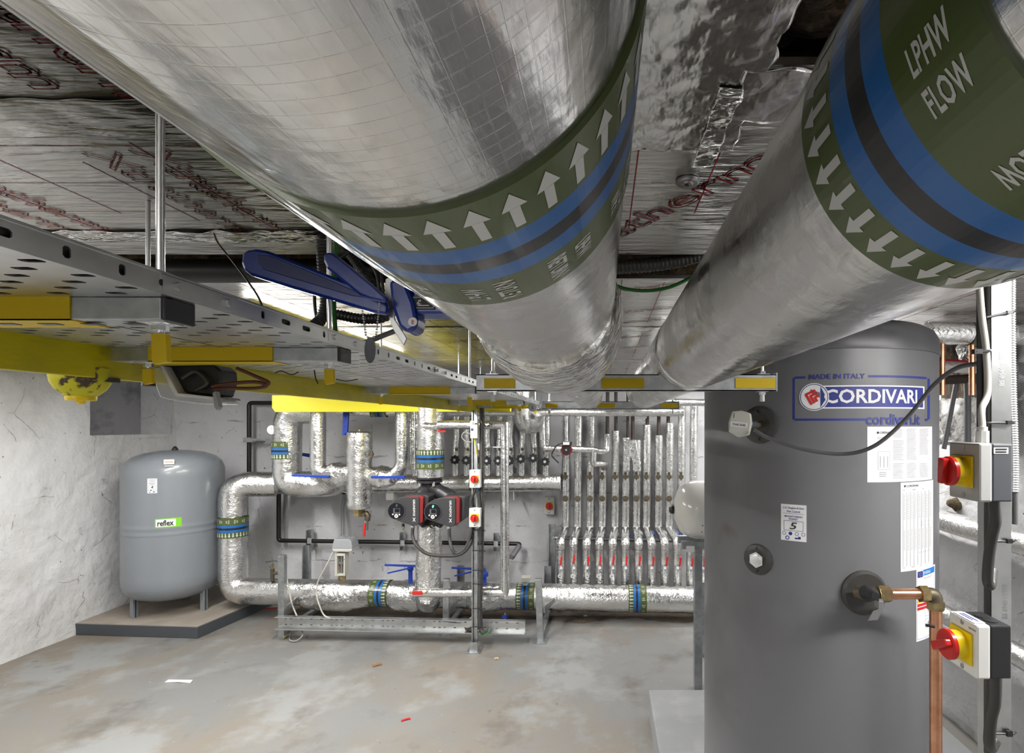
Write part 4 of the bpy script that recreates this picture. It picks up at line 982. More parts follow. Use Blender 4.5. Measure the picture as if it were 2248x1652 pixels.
# old bare iron pipes above the risers
for i, (x0, y0, x1, y1, d) in enumerate([(1333, 978, 1334, 885, 8), (1352, 946, 1352, 885, 7.5), (1378, 965, 1378, 885, 6), (1389, 965, 1389, 885, 8), (1421, 932, 1421, 885, 8), (1446, 955, 1447, 885, 8), (1467, 928, 1467, 885, 8)]):
    o = tube('iron_pipe', [P(x0, y0, YW-.04), P(x0, y0-20, YW-.04), P(x1, y1-25, YW-.04)], S(d/2, YW), old_pipe, None, 0, 12)
    tag(o, 'bare rusty iron pipe above the riser array, '+('leftmost, on the short elbow', 'second from the left', 'left one over the forked riser', 'right one over the forked riser', 'over the eighth riser', 'over the ninth riser', 'rightmost, over the tenth riser')[i], 'pipe', 'bare iron pipes above the risers')
# fork joining risers 6 and 7
t = thing('insulated_pipe', 'forked foil-lagged joint over the sixth and seventh risers', 'pipe', P(1384, 1000, YW-.05))
mb = MB(); Yk = YW-.14
mb.prism([P(1370, 964, Yk), P(1397, 964, Yk), P(1400, 985, Yk), P(1407, 1015, Yk), P(1407, 1035, Yk), P(1390, 1035, Yk), P(1388, 1012, Yk), P(1385, 1003, Yk), P(1383, 1012, Yk), P(1383, 1035, Yk), P(1368, 1035, Yk), P(1369, 985, Yk)], (0, .09, 0)); mb.build('insulation', foil_crumple, t, False, None, .02)
# cross-over with the small red pump
t, r = pipe('insulated_pipe', 'foil-lagged pipe crossing the array with the small red pump in it', [(1190, 905, 4.7), (1192, 984, 4.7), (1310, 987, 4.7), (1303, 987, 4.7), (1302, 1018, 4.7), (1330, 1018, 4.8), (1323, 1030, 4.86)], 4.7, 15, bend=.03, seg=16)
t, r = pipe('insulated_pipe', 'short elbowed foil-lagged branch rising to the leftmost bare iron pipe', [(1300, 990, 4.72), (1333, 990, 4.72), (1333, 955, 4.8)], 4.72, 13, bend=.02, seg=16)
for i, (x, y0) in enumerate(((1243, 965), (1270, 965), (1300, 975))):
    pipe('insulated_pipe', 'upright foil-lagged pipe above the cross-over, '+('over the small red pump', 'second of three', 'third of three')[i], [(x, y0+20, 4.86), (x, 890, 4.86)], 4.86, (11, 15, 13)[i], bend=0, seg=16, group='uprights above the cross-over')
for i, x in enumerate((1493, 1519)):
    pass
t = thing('circulation_pump', 'small dark red round pump on the cross-over pipe', 'pump', P(1243, 985, 4.5))
c = P(1243, 987, 4.5)
MB().cyl(c, c+V((0, .10, 0)), S(13, 4.5), 0, 8).build('motor', pump_red, t, False, None, .004)
MB().cyl(c+V((0, -.006, 0)), c+V((0, .002, 0)), S(9, 4.5), 0, 24).build('face_plate', black_plastic, t)
MB().cyl(c+V((0, -.01, 0)), c+V((0, 0, 0)), S(2, 4.5), 0, 12).build('screw', zinc, t)
MB().box(P(1234, 978, 4.48), P(1256, 968, 4.56)).build('terminal_box', black_plastic, t, False, None, .004)
MB().box(P(1236, 976, 4.477), P(1250, 970, 4.479)).build('label', paper, t)
tag(tube('cable', spline([P(1234, 972, 4.55), P(1222, 978, 4.55), P(1212, 995, 4.6), P(1214, 1003, 4.6), P(1226, 1015, 4.7)], 6), .006, black_rubber), 'black cable drooping left of the small red pump', 'cable')
# small meter above the array
t = thing('meter_box', 'white meter box with a number high between the iron pipes', 'meter', P(1405, 900, 4.88))
MB().box(P(1393, 918, 4.84), P(1418, 880, 4.95)).build('case', white_plastic, t, False, None, .004)
D2().text('13564', 0, 0, .022, 0, 1).build('number', [ink_black], on_plane(P(1405, 911, 4.838), (1, 0, 0), (0, 0, 1), (0, -1, 0)), t)

# ---- black steel pipework on the wall
t = thing('steel_pipe', 'black steel pipe dropping down the far wall beside the wide banded drop', 'pipe', P(547, 960, 4.98))
tube('tube', [P(605, 884, 4.98), P(547, 884, 4.98), P(547, 1060, 4.98)], S(4.5, 4.98), black_pipe, t, .03)
MB().box(P(540, 967, 4.95), P(600, 962, 4.93)).box(P(560, 967, 4.95), P(572, 962, 5.14)).box(P(541, 970, 4.97), P(553, 960, 4.92)).build('wall_bracket', galv, t)
t = thing('steel_pipe', 'black steel pipe running level along the far wall behind the pump', 'pipe', P(612, 1186, 4.98))
tube('tube', [P(612, 1060, 4.98), P(612, 1186, 4.98), P(1143, 1193, 4.98), P(1122, 1222, 4.90)], S(4.5, 4.98), black_pipe, t, .03)
MB().cyl(P(1140, 1197, 4.96), P(1124, 1222, 4.86), S(6, 4.9), 0, 14).cyl(P(1125, 1219, 4.86), P(1122, 1227, 4.85), S(7, 4.9), 0, 14, S(4, 4.9)).build('reducer', pipe_grey, t, 40)
for i, (x, y) in enumerate(((683, 1180), (886, 1185), (1090, 1187))):
    t = thing('pipe_clip', ('left', 'middle', 'right')[i]+' galvanised strut clip holding the black wall pipe', 'bracket', P(x, y, 5.05), 'clips on the black wall pipe')
    mb = MB(); q = P(x, y+22, 5.06); q2 = P(x, y-18, 5.06); channel_mb(mb, q, q2, (-.05, 0, 0), (0, -.045, 0)); mb.build('channel', galv, t)
    c = P(x, y+5, 4.98); MB().tube([c+V((-.012, -.03, -.03)), c+V((-.012, -.03, .03))], .006, 0, 8).box(c+V((-.02, -.032, -.025)), c+V((.02, -.024, .025))).build('strap', zinc, t)

# ---- support posts of the low main
posts = [(620, 1218, 1395, 4.10, 'square', 'first galvanised post, at the left end of the floor cable tray'), (676, 1196, 1388, 4.85, 'chan', 'open channel post behind the low main near the actuator'),
         (980, 1270, 1404, 4.15, 'square', 'galvanised post just left of the switch post'), (1013, 1240, 1350, 4.85, 'chan', 'channel post behind the main between pump riser and switch post'),
         (1187, 1270, 1410, 4.0, 'square', 'leaning galvanised post at the left end of the thick right-hand main'), (1203, 1242, 1375, 4.75, 'chan', 'short rear channel post behind the leaning post'),
         (1212, 1150, 1280, 4.98, 'chan', 'tall wall post left of the riser array')]
for x, y0, y1, Y, kd, lab in posts:
    a_ = P(x, y1, Y); b_ = P(x, y0, Y); a_.z = .0
    t = thing('support_post', lab, 'post', a_, 'posts holding the low main')
    if kd == 'square':
        mb = MB(); lean = -.018 if x == 1187 else 0
        mb.prism([(a_.x-.024, Y-.02, 0), (a_.x+.024, Y-.02, 0), (a_.x+.024, Y+.021, 0), (a_.x-.024, Y+.021, 0)], (lean, 0, b_.z)); mb.build('column', galv, t, False, None, .002)
        MB().box((a_.x-.05, Y-.055, 0), (a_.x+.05, Y+.05, .007)).build('base_plate', galv, t)
        MB().prism([P(x+6, 1330, Y+.02), P(x+6, 1345, Y+.02), P(x+28, 1322, Y+.3), P(x+28, 1312, Y+.3)], (.01, 0, 0)).build('brace', galv, t)
    else:
        mb = MB(); channel_mb(mb, (a_.x, Y, 0.), (a_.x, Y, b_.z), (-.062, 0, 0), (0, -.041, 0)); mb.build('column', galv, t)
    if kd == 'square': MB().box((a_.x-.02, Y+.021, P(x, 1345, 4.45).z-.03), (a_.x+.02, 4.75, P(x, 1345, 4.45).z-.002)).build('cross_arm', galv, t)
t = tag(tube('support_rail', [P(1215, 1180, 4.97), P(1560, 1187, 4.97)], S(4.5, 4.97), galv, None, 0, 8), 'long horizontal rail behind the bends of the riser array', 'rail')
# floor cable tray
t = thing('cable_tray', 'perforated cable tray standing on edge low across the posts of the far pipework', 'cable tray', P(880, 1368, 4.02))
A_, B_ = P(611, 1350, 4.04), P(1153, 1360, 3.98); A2, B2 = P(611, 1376, 4.04), P(1153, 1387, 3.98)
u = (B2-A2); L_ = u.length; v = (A_-A2); mb = MB()
holed(mb, A2, u, v, L_/48, v.length/2, 48, 2, .020, .0085, lambda i, j: i % 2 == 0 or i % 5 == 1)
solid(mb.build('tray_base', galv_tray, t))
for a_, b_ in ((A2, B2), (A_, B_)):
    MB().prism([a_, b_, b_+V((0, -.05, 0)), a_+V((0, -.05, 0))], (0, 0, .0022)).tube([a_+V((0, -.05, .001)), b_+V((0, -.05, .001))], .004, 0, 6).build('side_rail', galv_tray, t)
tag(corrugated('flexible_conduit', spline([P(1052, 1376, 3.95), P(1030, 1380, 4.0), P(1000, 1372, 4.03), P(985, 1364, 4.05)], 8), .018, black_rubber, None, .012, 8), 'black conduit passing behind the floor cable tray near the switch post', 'conduit')
tag(tube('cable', spline([P(1044, 1342, 3.95), P(1035, 1355, 4.0), P(1010, 1366, 4.0), P(960, 1360, 4.0)], 8), .006, grey_conduit), 'grey cable running into the floor cable tray beside the switch post', 'cable')
tag(tube('cable', spline([P(638, 1392, 4.1), P(636, 1404, 4.0), P(650, 1406, 3.98), P(664, 1394, 4.0), P(660, 1382, 4.05), P(640, 1384, 4.1)], 8), .005, grey_conduit), 'grey cable loop on the floor at the first post', 'cable')
tag(MB().box(P(622, 1400, 4.02), P(628, 1393, 4.05)).build('cable_end', yel_plastic, None, False, None, .004), 'small yellow cable end on the floor by the first post', 'plug')
# actuator on the header
t = thing('valve_actuator', 'white valve actuator with a grey hood standing on the low main', 'valve actuator', P(748, 1270, 4.35))
Ya = 4.32
MB().prism([P(728, 1204, Ya), P(729, 1198, Ya), P(733, 1183, Ya), P(766, 1183, Ya), P(771, 1188, Ya), P(773, 1201, Ya), P(773, 1204, Ya)], (0, .12, 0)).build('hood', grey_plastic, t, False, 'grey hood', .006)
MB().prism([P(728, 1204, Ya), P(773, 1204, Ya), P(772, 1209, Ya), P(764, 1211, Ya), P(732, 1210, Ya)], (0, .12, 0)).build('body', beige, t, False, None, .003)
mb = MB()
mb.box(P(740, 1264, Ya+.01), P(744, 1210, Ya+.08)).box(P(757, 1264, Ya+.01), P(763, 1210, Ya+.08)).box(P(740, 1264, Ya+.01), P(763, 1254, Ya+.08)).box(P(740, 1220, Ya+.01), P(763, 1210, Ya+.08)).box(P(744, 1264, Ya+.07), P(757, 1210, Ya+.08))
mb.build('yoke', beige, t, False, None, .002)
MB().cyl(P(750, 1256, Ya+.04), P(750, 1220, Ya+.04), .009).box(P(744, 1238, Ya+.02), P(757, 1230, Ya+.05)).build('spindle', steel_dull, t)
MB().box(P(743, 1243, Ya+.008), P(746, 1241, Ya+.011)).box(P(752, 1228, Ya+.008), P(757, 1227, Ya+.011)).build('mark', red_vinyl, t)
MB().cyl(P(751, 1272, Ya+.06), P(751, 1263, Ya+.06), .030).build('collar', brass, t)
MB().cyl(P(751, 1183, 4.42), P(751, 1176, 4.42), .035, 0, 12).build('cap', grey_plastic, t)
tag(tube('conduit', [P(752, 1178, 4.9), P(752, 1112, 5.0), P(757, 1080, 5.0)], S(3.5, 4.9), grey_plastic, None, .05), 'thin grey conduit dropping behind the valve actuator', 'conduit')
tag(tube('cable', spline([P(731, 1211, 4.3), P(718, 1238, 4.28), P(705, 1262, 4.28), P(697, 1280, 4.28), P(695, 1305, 4.26), P(702, 1330, 4.2), P(712, 1350, 4.0), P(730, 1358, 4.0)], 8), .0055, cream_cable), 'pale cable looping from the actuator down to the floor cable tray', 'cable')
tag(tube('cable', spline([P(629, 1265, 4.28), P(636, 1300, 4.26), P(641, 1325, 4.2), P(651, 1350, 4.0)], 8), .0055, cream_cable), 'pale cable dropping over the low main beside the first post', 'cable')

# ================================================================ grey hot water cylinder
TC = (.825, 2.065); TR = .42
ptop = .15
t = struct(MB().box((.257, 1.2, 0), (1.70, 2.98, ptop)).build('trim_3', plinth_grey, None, False, None, .006))
tank = thing('water_cylinder', 'large dark grey jacketed hot water cylinder at right with a CORDIVARI sticker', 'hot water cylinder', (TC[0], TC[1], ptop))
ct = H+.238
lathe('jacket', [(TR-.01, ptop), (TR, ptop+.01)]+[(TR, ptop+.01+(ct-ptop-.02)*q/20) for q in range(1, 20)]+[(TR, ct), (TR-.006, ct+.004)], (*TC, 0), tank_grey, tank, 96)
lathe('cap', [(TR-.01, ct-.001), (TR+.004, ct), (TR+.006, ct+.012), (TR+.004, ct+.03), (TR+.002, ct+.055), (TR-.012, ct+.082), (TR-.04, ct+.100), (TR-.09, ct+.108), (.001, ct+.112)], (*TC, 0), tank_cap, tank, 96, label='darker padded top cap')
def tfit(px, py):
    th, z, tt = cyl_hit(TC, TR, px, py); n = V((math.cos(th), math.sin(th), 0)); return V((TC[0], TC[1], z))+n*TR, n
def axtube(mb, p, n, prof, seg=32, m=0): return mb.tube([p+n*d for r, d in prof], 0, m, seg, True, [max(r, .0005) for r, d in prof])
# decals placed by frame position, wrapped on the jacket
class Wrap:
    def __init__(s, px, py):
        s.th, s.z, s.t = cyl_hit(TC, TR, px, py); s.px = px
    def U(s, x): return (cyl_hit(TC, TR, x, 1000)[0]-s.th)*TR
    def Vv(s, y): return (PY-y)/F*s.t-(s.z-H)
    def fn(s): return on_cyl(TC, TR, s.th, s.z)
w1 = Wrap(1890, 872); U, W_ = w1.U, w1.Vv
a = D2(); R = lambda x0, y0, x1, y1, m, ly=1, n=12: a.rect(U(x0), W_(y1), U(x1), W_(y0), m, ly, n)
R(1744, 823, 1768, 828, 0); R(1906, 823, 2034, 828, 0); R(1744, 918, 1902, 923, 0); R(2030, 918, 2036, 923, 0, 1, 2)
R(1740, 826, 1745, 920, 0, 1, 1); R(2036, 826, 2041, 920, 0, 1, 1)
R(1800, 845, 2029, 896, 1, 1); R(1801, 848, 2026, 893, 0, 2)
a.text('CORDIVARI', U(1923.5), W_(869), 30/F*w1.t, 1, 4, U(2021)-U(1824), 0, 0, -1)
a.text('MADE IN ITALY', U(1838), W_(825), 11/F*w1.t, 0, 3, U(1900)-U(1777), 0, 0, -1)
a.text('cordivari.it', U(1967), W_(920), 24/F*w1.t, 0, 3, U(2024)-U(1910), 0, 0, -1)
a.text('R', U(2031), W_(853), 4/F*w1.t, 0, 3)
k = w1.t/F; cx, cy = U(1787), W_(870)
a.disc(cx, cy, 31*k, 1, 3, 40); a.disc(cx, cy, 29*k, 0, 4, 40, 27.5*k)
def bar(x0, y0, x1, y1, w_, m, ly):
    d = math.hypot(x1-x0, y1-y0); nx, ny = -(y1-y0)/d*w_/2, (x1-x0)/d*w_/2
    a.poly([(cx+(x0+nx)*k, cy+(y0+ny)*k), (cx+(x0-nx)*k, cy+(y0-ny)*k), (cx+(x1-nx)*k, cy+(y1-ny)*k), (cx+(x1+nx)*k, cy+(y1+ny)*k)][::-1], m, ly)
for (q, L1, L2) in ((0, 27, 23), (1, 19, 17), (2, 11, 10)):
    x0, y0 = -18+q*9.5, 5-q*3.2
    bar(x0, y0, x0+L2*.90, y0+L2*.44, 5.2, 2, 5); bar(x0+.8, y0+1.2, x0+L1*.5, y0-L1*.82, 5.2, 2, 5)
a.build('maker_sticker', [ink_blue, paper, red_vinyl], w1.fn(), tank, .0003, label='blue and white CORDIVARI sticker')
random.seed(3)
def lines(a, x0, x1, y0, y1, n, m, ly=2, fill=.9, h=.28):
    for i in range(n):
        y = y0+(y1-y0)*(i+.5)/n; hh = abs(y1-y0)/n*h/2
        a.rect(x0, y-hh, x0+(x1-x0)*random.uniform(fill*.75, fill), y+hh, m, ly, 2)
w2 = Wrap(1975, 996); U, W_ = w2.U, w2.Vv; a = D2(); kk = w2.t/F
a.rect(U(1904), W_(1057), U(2046), W_(936), 0, 0, 12)
a.text('CORDIVARI', U(1943), W_(949), 5*kk, 1, 3, U(1955)-U(1931)); a.disc(U(1927), W_(949), 2.6*kk, 1, 3, 12)
for (x0, x1, y0, y1, n) in ((1960, 1986, 940, 960, 7), (1990, 2014, 940, 1010, 24), (2018, 2040, 940, 1000, 20), (1960, 1986, 966, 1010, 16), (1960, 1986, 1016, 1050, 12), (1990, 2014, 1016, 1050, 12), (2018, 2040, 1018, 1050, 10), (1925, 1955, 958, 964, 2)):
    lines(a, U(x0), U(x1), W_(y0), W_(y1), n, 2)
a.frame(U(1927), W_(1030), U(1953), W_(990), .0007, 2, 2, 2); lines(a, U(1930), U(1950), W_(1034), W_(1046), 3, 2, fill=.8)
for px in (1932, 1940, 1948): a.rect(U(px), W_(1025), U(px+.8), W_(1000), 2, 2)
a.build('instruction_sheet', [paper, ink_black, ink], w2.fn(), tank, .0003, label='white instruction sheet')
w2 = Wrap(2012, 1150); U, W_ = w2.U, w2.Vv; a = D2()
a.rect(U(1977), W_(1250), U(2048), W_(1057), 0, 1, 8)
a.text('CORDIVARI', U(2003), W_(1065), 5*kk, 1, 3, U(2017)-U(1991)); a.disc(U(1986), W_(1065), 2.6*kk, 1, 3, 12)
for x in range(1982, 2044, 8): a.rect(U(x), W_(1240), U(x+.7), W_(1078), 2, 2); lines(a, U(x+1.5), U(x+6.5), W_(1084), W_(1138), 22, 2); lines(a, U(x+1.5), U(x+6.5), W_(1160), W_(1205), 18, 2)
lines(a, U(1982), U(2040), W_(1071), W_(1076), 1, 2); lines(a, U(1982), U(2030), W_(1240), W_(1244), 1, 2)
for q in range(3): a.frame(U(2023+7*q), W_(1156), U(2028+7*q), W_(1145), .0007, 2, 3, 1)
for q in range(6): a.disc(U(2018+4.5*q), W_(1213), 1.2*kk, 2, 3, 8)
a.build('instruction_sheet', [paper, ink_black, ink], w2.fn(), tank, .0003, label='long printed data sheet')
w2 = Wrap(2030, 1322); U, W_ = w2.U, w2.Vv; a = D2()
a.rect(U(2011), W_(1402), U(2052), W_(1246), 0, 2, 6); a.frame(U(2013), W_(1398), U(2050), W_(1250), .0008, 1, 3, 4)
a.rect(U(2014), W_(1264), U(2025), W_(1251), 2, 4, 2); a.rect(U(2026), W_(1262), U(2050), W_(1249), 1, 4, 3)
for q in range(8): a.disc(U(2019.5)+3.6*kk*math.cos(q*PI/4), W_(1257.5)+3.6*kk*math.sin(q*PI/4), .7*kk, 3, 5, 6)
a.text('ENERG', U(2034), W_(1256), 6.5*kk, 0, 5, U(2042)-U(2027))
lines(a, U(2026), U(2046), W_(1266), W_(1270), 2, 5, 4)
for q, m_ in enumerate((6, 7, 8, 4, 4)): a.rect(U(2013.5), W_(1297+q*8+6), U(2024+q*3), W_(1297+q*8), m_, 4, 2)
a.frame(U(2030), W_(1352), U(2048), W_(1330), .0006, 1, 4, 2); a.frame(U(2030), W_(1378), U(2048), W_(1358), .0006, 1, 4, 2)
a.text('9', U(2037), W_(1341), 8*kk, 5, 5); a.text('42', U(2038), W_(1368), 8*kk, 5, 5)
a.build('energy_label', [paper, mat('label_blue', (.02, .22, .62), .4), ink_blue, yel_plastic, red_vinyl, ink, mat('label_bar_green', (.05, .45, .1), .5), mat('label_bar_lime', (.4, .6, .05), .5), yel_tape], w2.fn(), tank, .0003, label='blue and white energy label')
def pest(name, fnc, wd, ht, num, parent, lab):
    a = D2(); a.rect(-wd/2, -ht/2, wd/2, ht/2, 0, 0, 6)
    a.text('L.G. Vaughan & Sons', 0, ht*.40, ht*.055, 1, 2, wd*.82).text('Pest Control', 0, ht*.31, ht*.055, 1, 2, wd*.5)
    a.rect(-wd*.42, ht*.245, wd*.42, ht*.252, 1, 1, 4).text('MONITORING', 0, ht*.17, ht*.05, 1, 2, wd*.7).text('POINT', 0, ht*.10, ht*.05, 1, 2, wd*.34)
    a.frame(-wd*.38, -ht*.22, wd*.38, ht*.05, ht*.008, 1, 2, 3).text(num, 0, -ht*.085, ht*.19, 2, 3, wd*.24, 0, .25)
    for q in range(4): a.disc(-wd*.37+q*wd*.25, -ht*.30, wd*.075, 1, 1, 16, 0 if q == 1 else wd*.058)
    a.disc(-wd*.24, -ht*.42, wd*.085, 1, 1, 16, wd*.05); a.rect(wd*.05, -ht*.44, wd*.28, -ht*.40, 1, 1); a.rect(wd*.18, -ht*.40, wd*.28, -ht*.37, 1, 1)
    return a.build(name, [paper, ink_blue, ink_black], fnc, parent, .0003, label=lab)
w2 = Wrap(1742, 1147)
pest('pest_control_label', w2.fn(), w2.U(1770)-w2.U(1714), 80/F*w2.t, '5', tank, 'white pest monitoring label numbered 5')
# ports
p, n = tfit(1668, 932); mb = MB()
axtube(mb, p, n, [(.063, -.004), (.063, .004), (.058, .008), (.040, .008), (.036, -.002), (.02, -.003)], 40); mb.build('port_collar', black_rubber, tank, 40)
mb = MB(); axtube(mb, p, n, [(.013, 0), (.013, .03)], 6); axtube(mb, p, n, [(.009, .03), (.009, .045)]); mb.build('sensor_pocket', brass, tank, 40)
s = thing('temperature_sensor', 'cream square-shaped sensor head plugged into the grey cylinder', 'sensor', p+n*.06)
q = P(1624, 930, 1.60); nn = (V((0, 0, H))-q); nn = V((-.35, -.92, .05)).normalized(); uu = V((0, 0, 1)).cross(nn).normalized()*-1; uu = nn.cross(V((0, 0, 1))).normalized()*-1
vv = V((.12, 0, 1)).normalized(); uu = vv.cross(nn).normalized(); vv = nn.cross(uu).normalized(); kq = 1.6/F
oct_ = [(-22, -20), (-25, 0), (-20, 26), (0, 30), (20, 26), (25, 4), (22, -22), (0, -30)]
mb = MB().prism([q+uu*x*kq+vv*y*kq for x, y in oct_], -nn*.028); mb.build('sensor_head', mat('sensor_cream', (.60, .60, .54), .4), s, False, None, .004)
mb = MB(); mb.tube([q-nn*.025, q-nn*.05, p+n*.03], 0, 0, 18, True, [.018, .014, .012]); mb.build('neck', dark_grey_plastic, s, 40)
D2().rect(-20*kq, -8*kq, 17*kq, 4*kq, 0, 1).text('TS AHC SB 005', -1.5*kq, -2*kq, 5*kq, 1, 2, 28*kq).rect(-15*kq, 12*kq, -13.5*kq, 22*kq, 2, 1).build('printing', [paper, ink_black, green_wire], on_plane(q, uu, vv, nn), s)
tag(tube('cable', spline([P(1655, 943, 1.575), P(1690, 962, 1.55), P(1760, 985, 1.5), P(1850, 996, 1.45), P(1920, 978, 1.4), P(1990, 918, 1.35), P(2050, 845, 1.28), P(2100, 808, 1.2), P(2152, 797, 1.12)], 10), .0053, grey_cable, None, 0, 12), 'long grey cable sagging from the sensor head across the cylinder to the post', 'cable')
p, n = tfit(1664, 1227); mb = MB(); axtube(mb, p, n, [(.052, -.004), (.052, .003), (.047, .007), (.034, .007), (.030, 0)], 40); mb.build('port_collar', black_rubber, tank, 40)
mb = MB(); axtube(mb, p-n*.004, n, [(.034, 0), (.034, .006)], 24); axtube(mb, p, n, [(.027, 0), (.027, .014)], 6); axtube(mb, p, n, [(.018, .014), (.018, .019), (.014, .02)], 24); mb.build('plug', zinc, tank, 30)
p, n = tfit(1896, 1300); mb = MB(); axtube(mb, p, n, [(.070, -.004), (.070, .006), (.062, .014), (.044, .012), (.038, -.004), (.02, -.004)], 40); mb.build('port_collar', black_rubber, tank, 40)
rv = thing('relief_valve', 'brass relief valve with black cap and steel test lever on the cylinder', 'valve', p+n*.02)
jp = P(1905, 1303, 1.565)
mb = MB(); mb.tube([p-n*.01, p+n*.03, jp+V((-.01, .02, 0))], .019, 0, 20).tube([P(1885, 1300, 1.60), jp, P(1937, 1303, 1.55)], .021, 0, 20).build('valve_body', brass_old, rv, 40)
c0, c1 = P(1903, 1300, 1.55), P(1918, 1306, 1.47)
mb = MB(); mb.tube([c0, c0.lerp(c1, .3), c0.lerp(c1, .55), c1, c1+(c1-c0)*.25], 0, 0, 24, True, [.022, .022, .017, .015, .010]); mb.build('cap', black_plastic, rv, 40)
d = P(1926, 1322, 1.44)
mb = MB().prism([P(1930, 1314, 1.44), P(1938, 1314, 1.44), P(1938, 1336, 1.44), P(1927, 1360, 1.44), P(1906, 1362, 1.44), P(1918, 1340, 1.44), P(1929, 1336, 1.44)], (0, .003, 0)).box(P(1929, 1336, 1.437), P(1931, 1314, 1.46)).build('test_lever', steel_dull, rv)
mb = MB(); mb.cyl(P(1928, 1303, 1.55), P(1952, 1303, 1.55), .025, 0, 6).cyl(P(1926, 1303, 1.55), P(1932, 1303, 1.55), .022, 0, 20).build('compression_nut', brass, rv)
cp = thing('copper_pipe', 'copper discharge pipe elbowing down in front of the cylinder to the floor', 'pipe', P(2056, 1700, 1.53))
zc = P(0, 1303, 1.53).z; xe = P(2052, 0, 1.53).x
MB().cyl(P(1950, 1303, 1.55), V((xe-.03, 1.53, zc)), .0155, 0, 24).build('tube', copper, cp, 40)
MB().cyl((xe+.003, 1.53, 0), (xe+.003, 1.53, zc-.03), .0165, 0, 24).build('tube', copper, cp, 40)
tube('elbow', [(xe-.035, 1.53, zc), (xe+.003, 1.53, zc), (xe+.003, 1.53, zc-.04)], .019, brass_old, cp, .03)
MB().cyl((xe-.045, 1.53, zc), (xe-.022, 1.53, zc), .024, 0, 6).build('compression_nut', brass, cp)
MB().cyl((xe+.003, 1.53, zc-.045), (xe+.003, 1.53, zc-.022), .024, 0, 6).build('compression_nut', brass, cp)

# ================================================================ right strut post, isolators, cables
post = thing('strut_post', 'bright galvanised strut post at the right edge stamped BS with large isolators', 'post', (.827, 1.11, 0))
mb = MB(); channel_mb(mb, (.828, 1.09, 0), (.828, 1.09, CEIL), (-.041, 0, 0), (0, .041, 0)); mb.build('channel', galv_tray, post)
for yy, s_ in ((808, 'BS 6946 : 1988'), (1320, 'BS 6946 : 1988')):
    D2().text(s_, 0, 0, .011, 0, 0, .072, PI/2).build('stamping', [galv], on_plane(P(2199 if yy < 1000 else 2206, yy, 1.09), (1, 0, 0), (0, 0, 1), (0, -1, 0)), post)
def big_iso(z0, z1, x0, x1, ya, yb, label, tilt, back, top_print):
    zc_, yc_ = (z0+z1)/2, (ya+yb)/2; t = thing('isolator_switch', label, 'isolator switch', (x1, yc_, z0), 'large isolators on the right post')
    xm = x0+(x1-x0)*.40
    MB().box((x0, ya, z0), (xm, yb, z1)).build('enclosure', box_grey if not top_print else white_plastic, t, False, 'light front half', .004)
    MB().box((xm, ya+.001, z0+.001), (x1, yb-.001, z1-.001)).build('back_box', back, t, False, 'dark rear half', .003)
    pl = .031
    MB().box((x0-.005, yc_-pl, zc_-pl), (x0, yc_+pl, zc_+pl)).build('yellow_plate', yel_plastic, t, False, None, .002)
    mb = MB(); mb.tube([(x0-.003, yc_, zc_), (x0-.026, yc_, zc_)], .027, 0, 36).build('collar', yel_plastic, t, 40, 'yellow drum')
    mb = MB(); mb.tube([(x0-.025, yc_, zc_), (x0-.032, yc_, zc_), (x0-.035, yc_, zc_)], 0, 0, 36, True, [.029, .029, .026]); kn = mb.build('rotary_knob', red_plastic, t, 40, 'red disc')
    c, s_ = math.cos(tilt), math.sin(tilt); g = []
    for a_, b_ in ((-.025, -.006), (.026, -.009), (.026, .009), (-.025, .006)): g.append((x0-.034, yc_+a_*c-b_*s_, zc_+a_*s_+b_*c))
    MB().prism(g, (-.014, 0, 0)).build('grip', red_plastic, kn, False, None, .003)
    for s_ in (-1, 1): MB().cyl((x0-.001, yc_, zc_+s_*(z1-z0)*.42), (x0+.002, yc_, zc_+s_*(z1-z0)*.42), .005, 0, 16).build('screw', steel_dull, t)
    if top_print:
        D2().rect(-.03, -.011, .03, .011, 0, 1).rect(-.024, .001, .022, .004, 1, 2).rect(-.024, -.005, .015, -.002, 1, 2).build('label_plate', [paper, ink_blue], on_plane((x0+.014, yc_, z1), (0, -1, 0), (1, 0, 0), (0, 0, 1)), t)
        D2().text('EATON', 0, 0, .004, 0, 0).build('lettering', [ink_black], on_plane((x0, yc_-.028, z1-.012), (0, -1, 0), (0, 0, 1), (-1, 0, 0)), t)
        for yq in (ya+.028, yb-.028): MB().cyl((x1-.02, yq, z1-.002), (x1-.02, yq, z1+.0005), .013, 0, 20).build('knockout', black_plastic, t)
    else:
        D2().rect(-.0, -.006, .028, .006, 0, 1).rect(.003, .001, .025, .004, 1, 2).rect(.003, -.004, .024, -.001, 1, 2).build('label_plate', [paper, ink_black], on_plane((x1-.037, ya+.001, z1-.014), (1, 0, 0), (0, 0, 1), (0, -1, 0)), t)
    return t
i1 = big_iso(H-.150, H-.037, .717, .782, 1.0, 1.088, 'upper large isolator with red switch on the right strut post', PI*.53, dark_grey_plastic, False)
i2 = big_iso(H-.486, H-.383, .709, .776, .995, 1.076, 'lower large isolator with red switch on the right strut post', -.5, black_plastic, True)
MB().tube([(.669, 1.06, H-.41), (.66, 1.06, H-.408), (.655, 1.065, H-.409)], .003, 0, 8).build('cable_tie', black_plastic, i2)
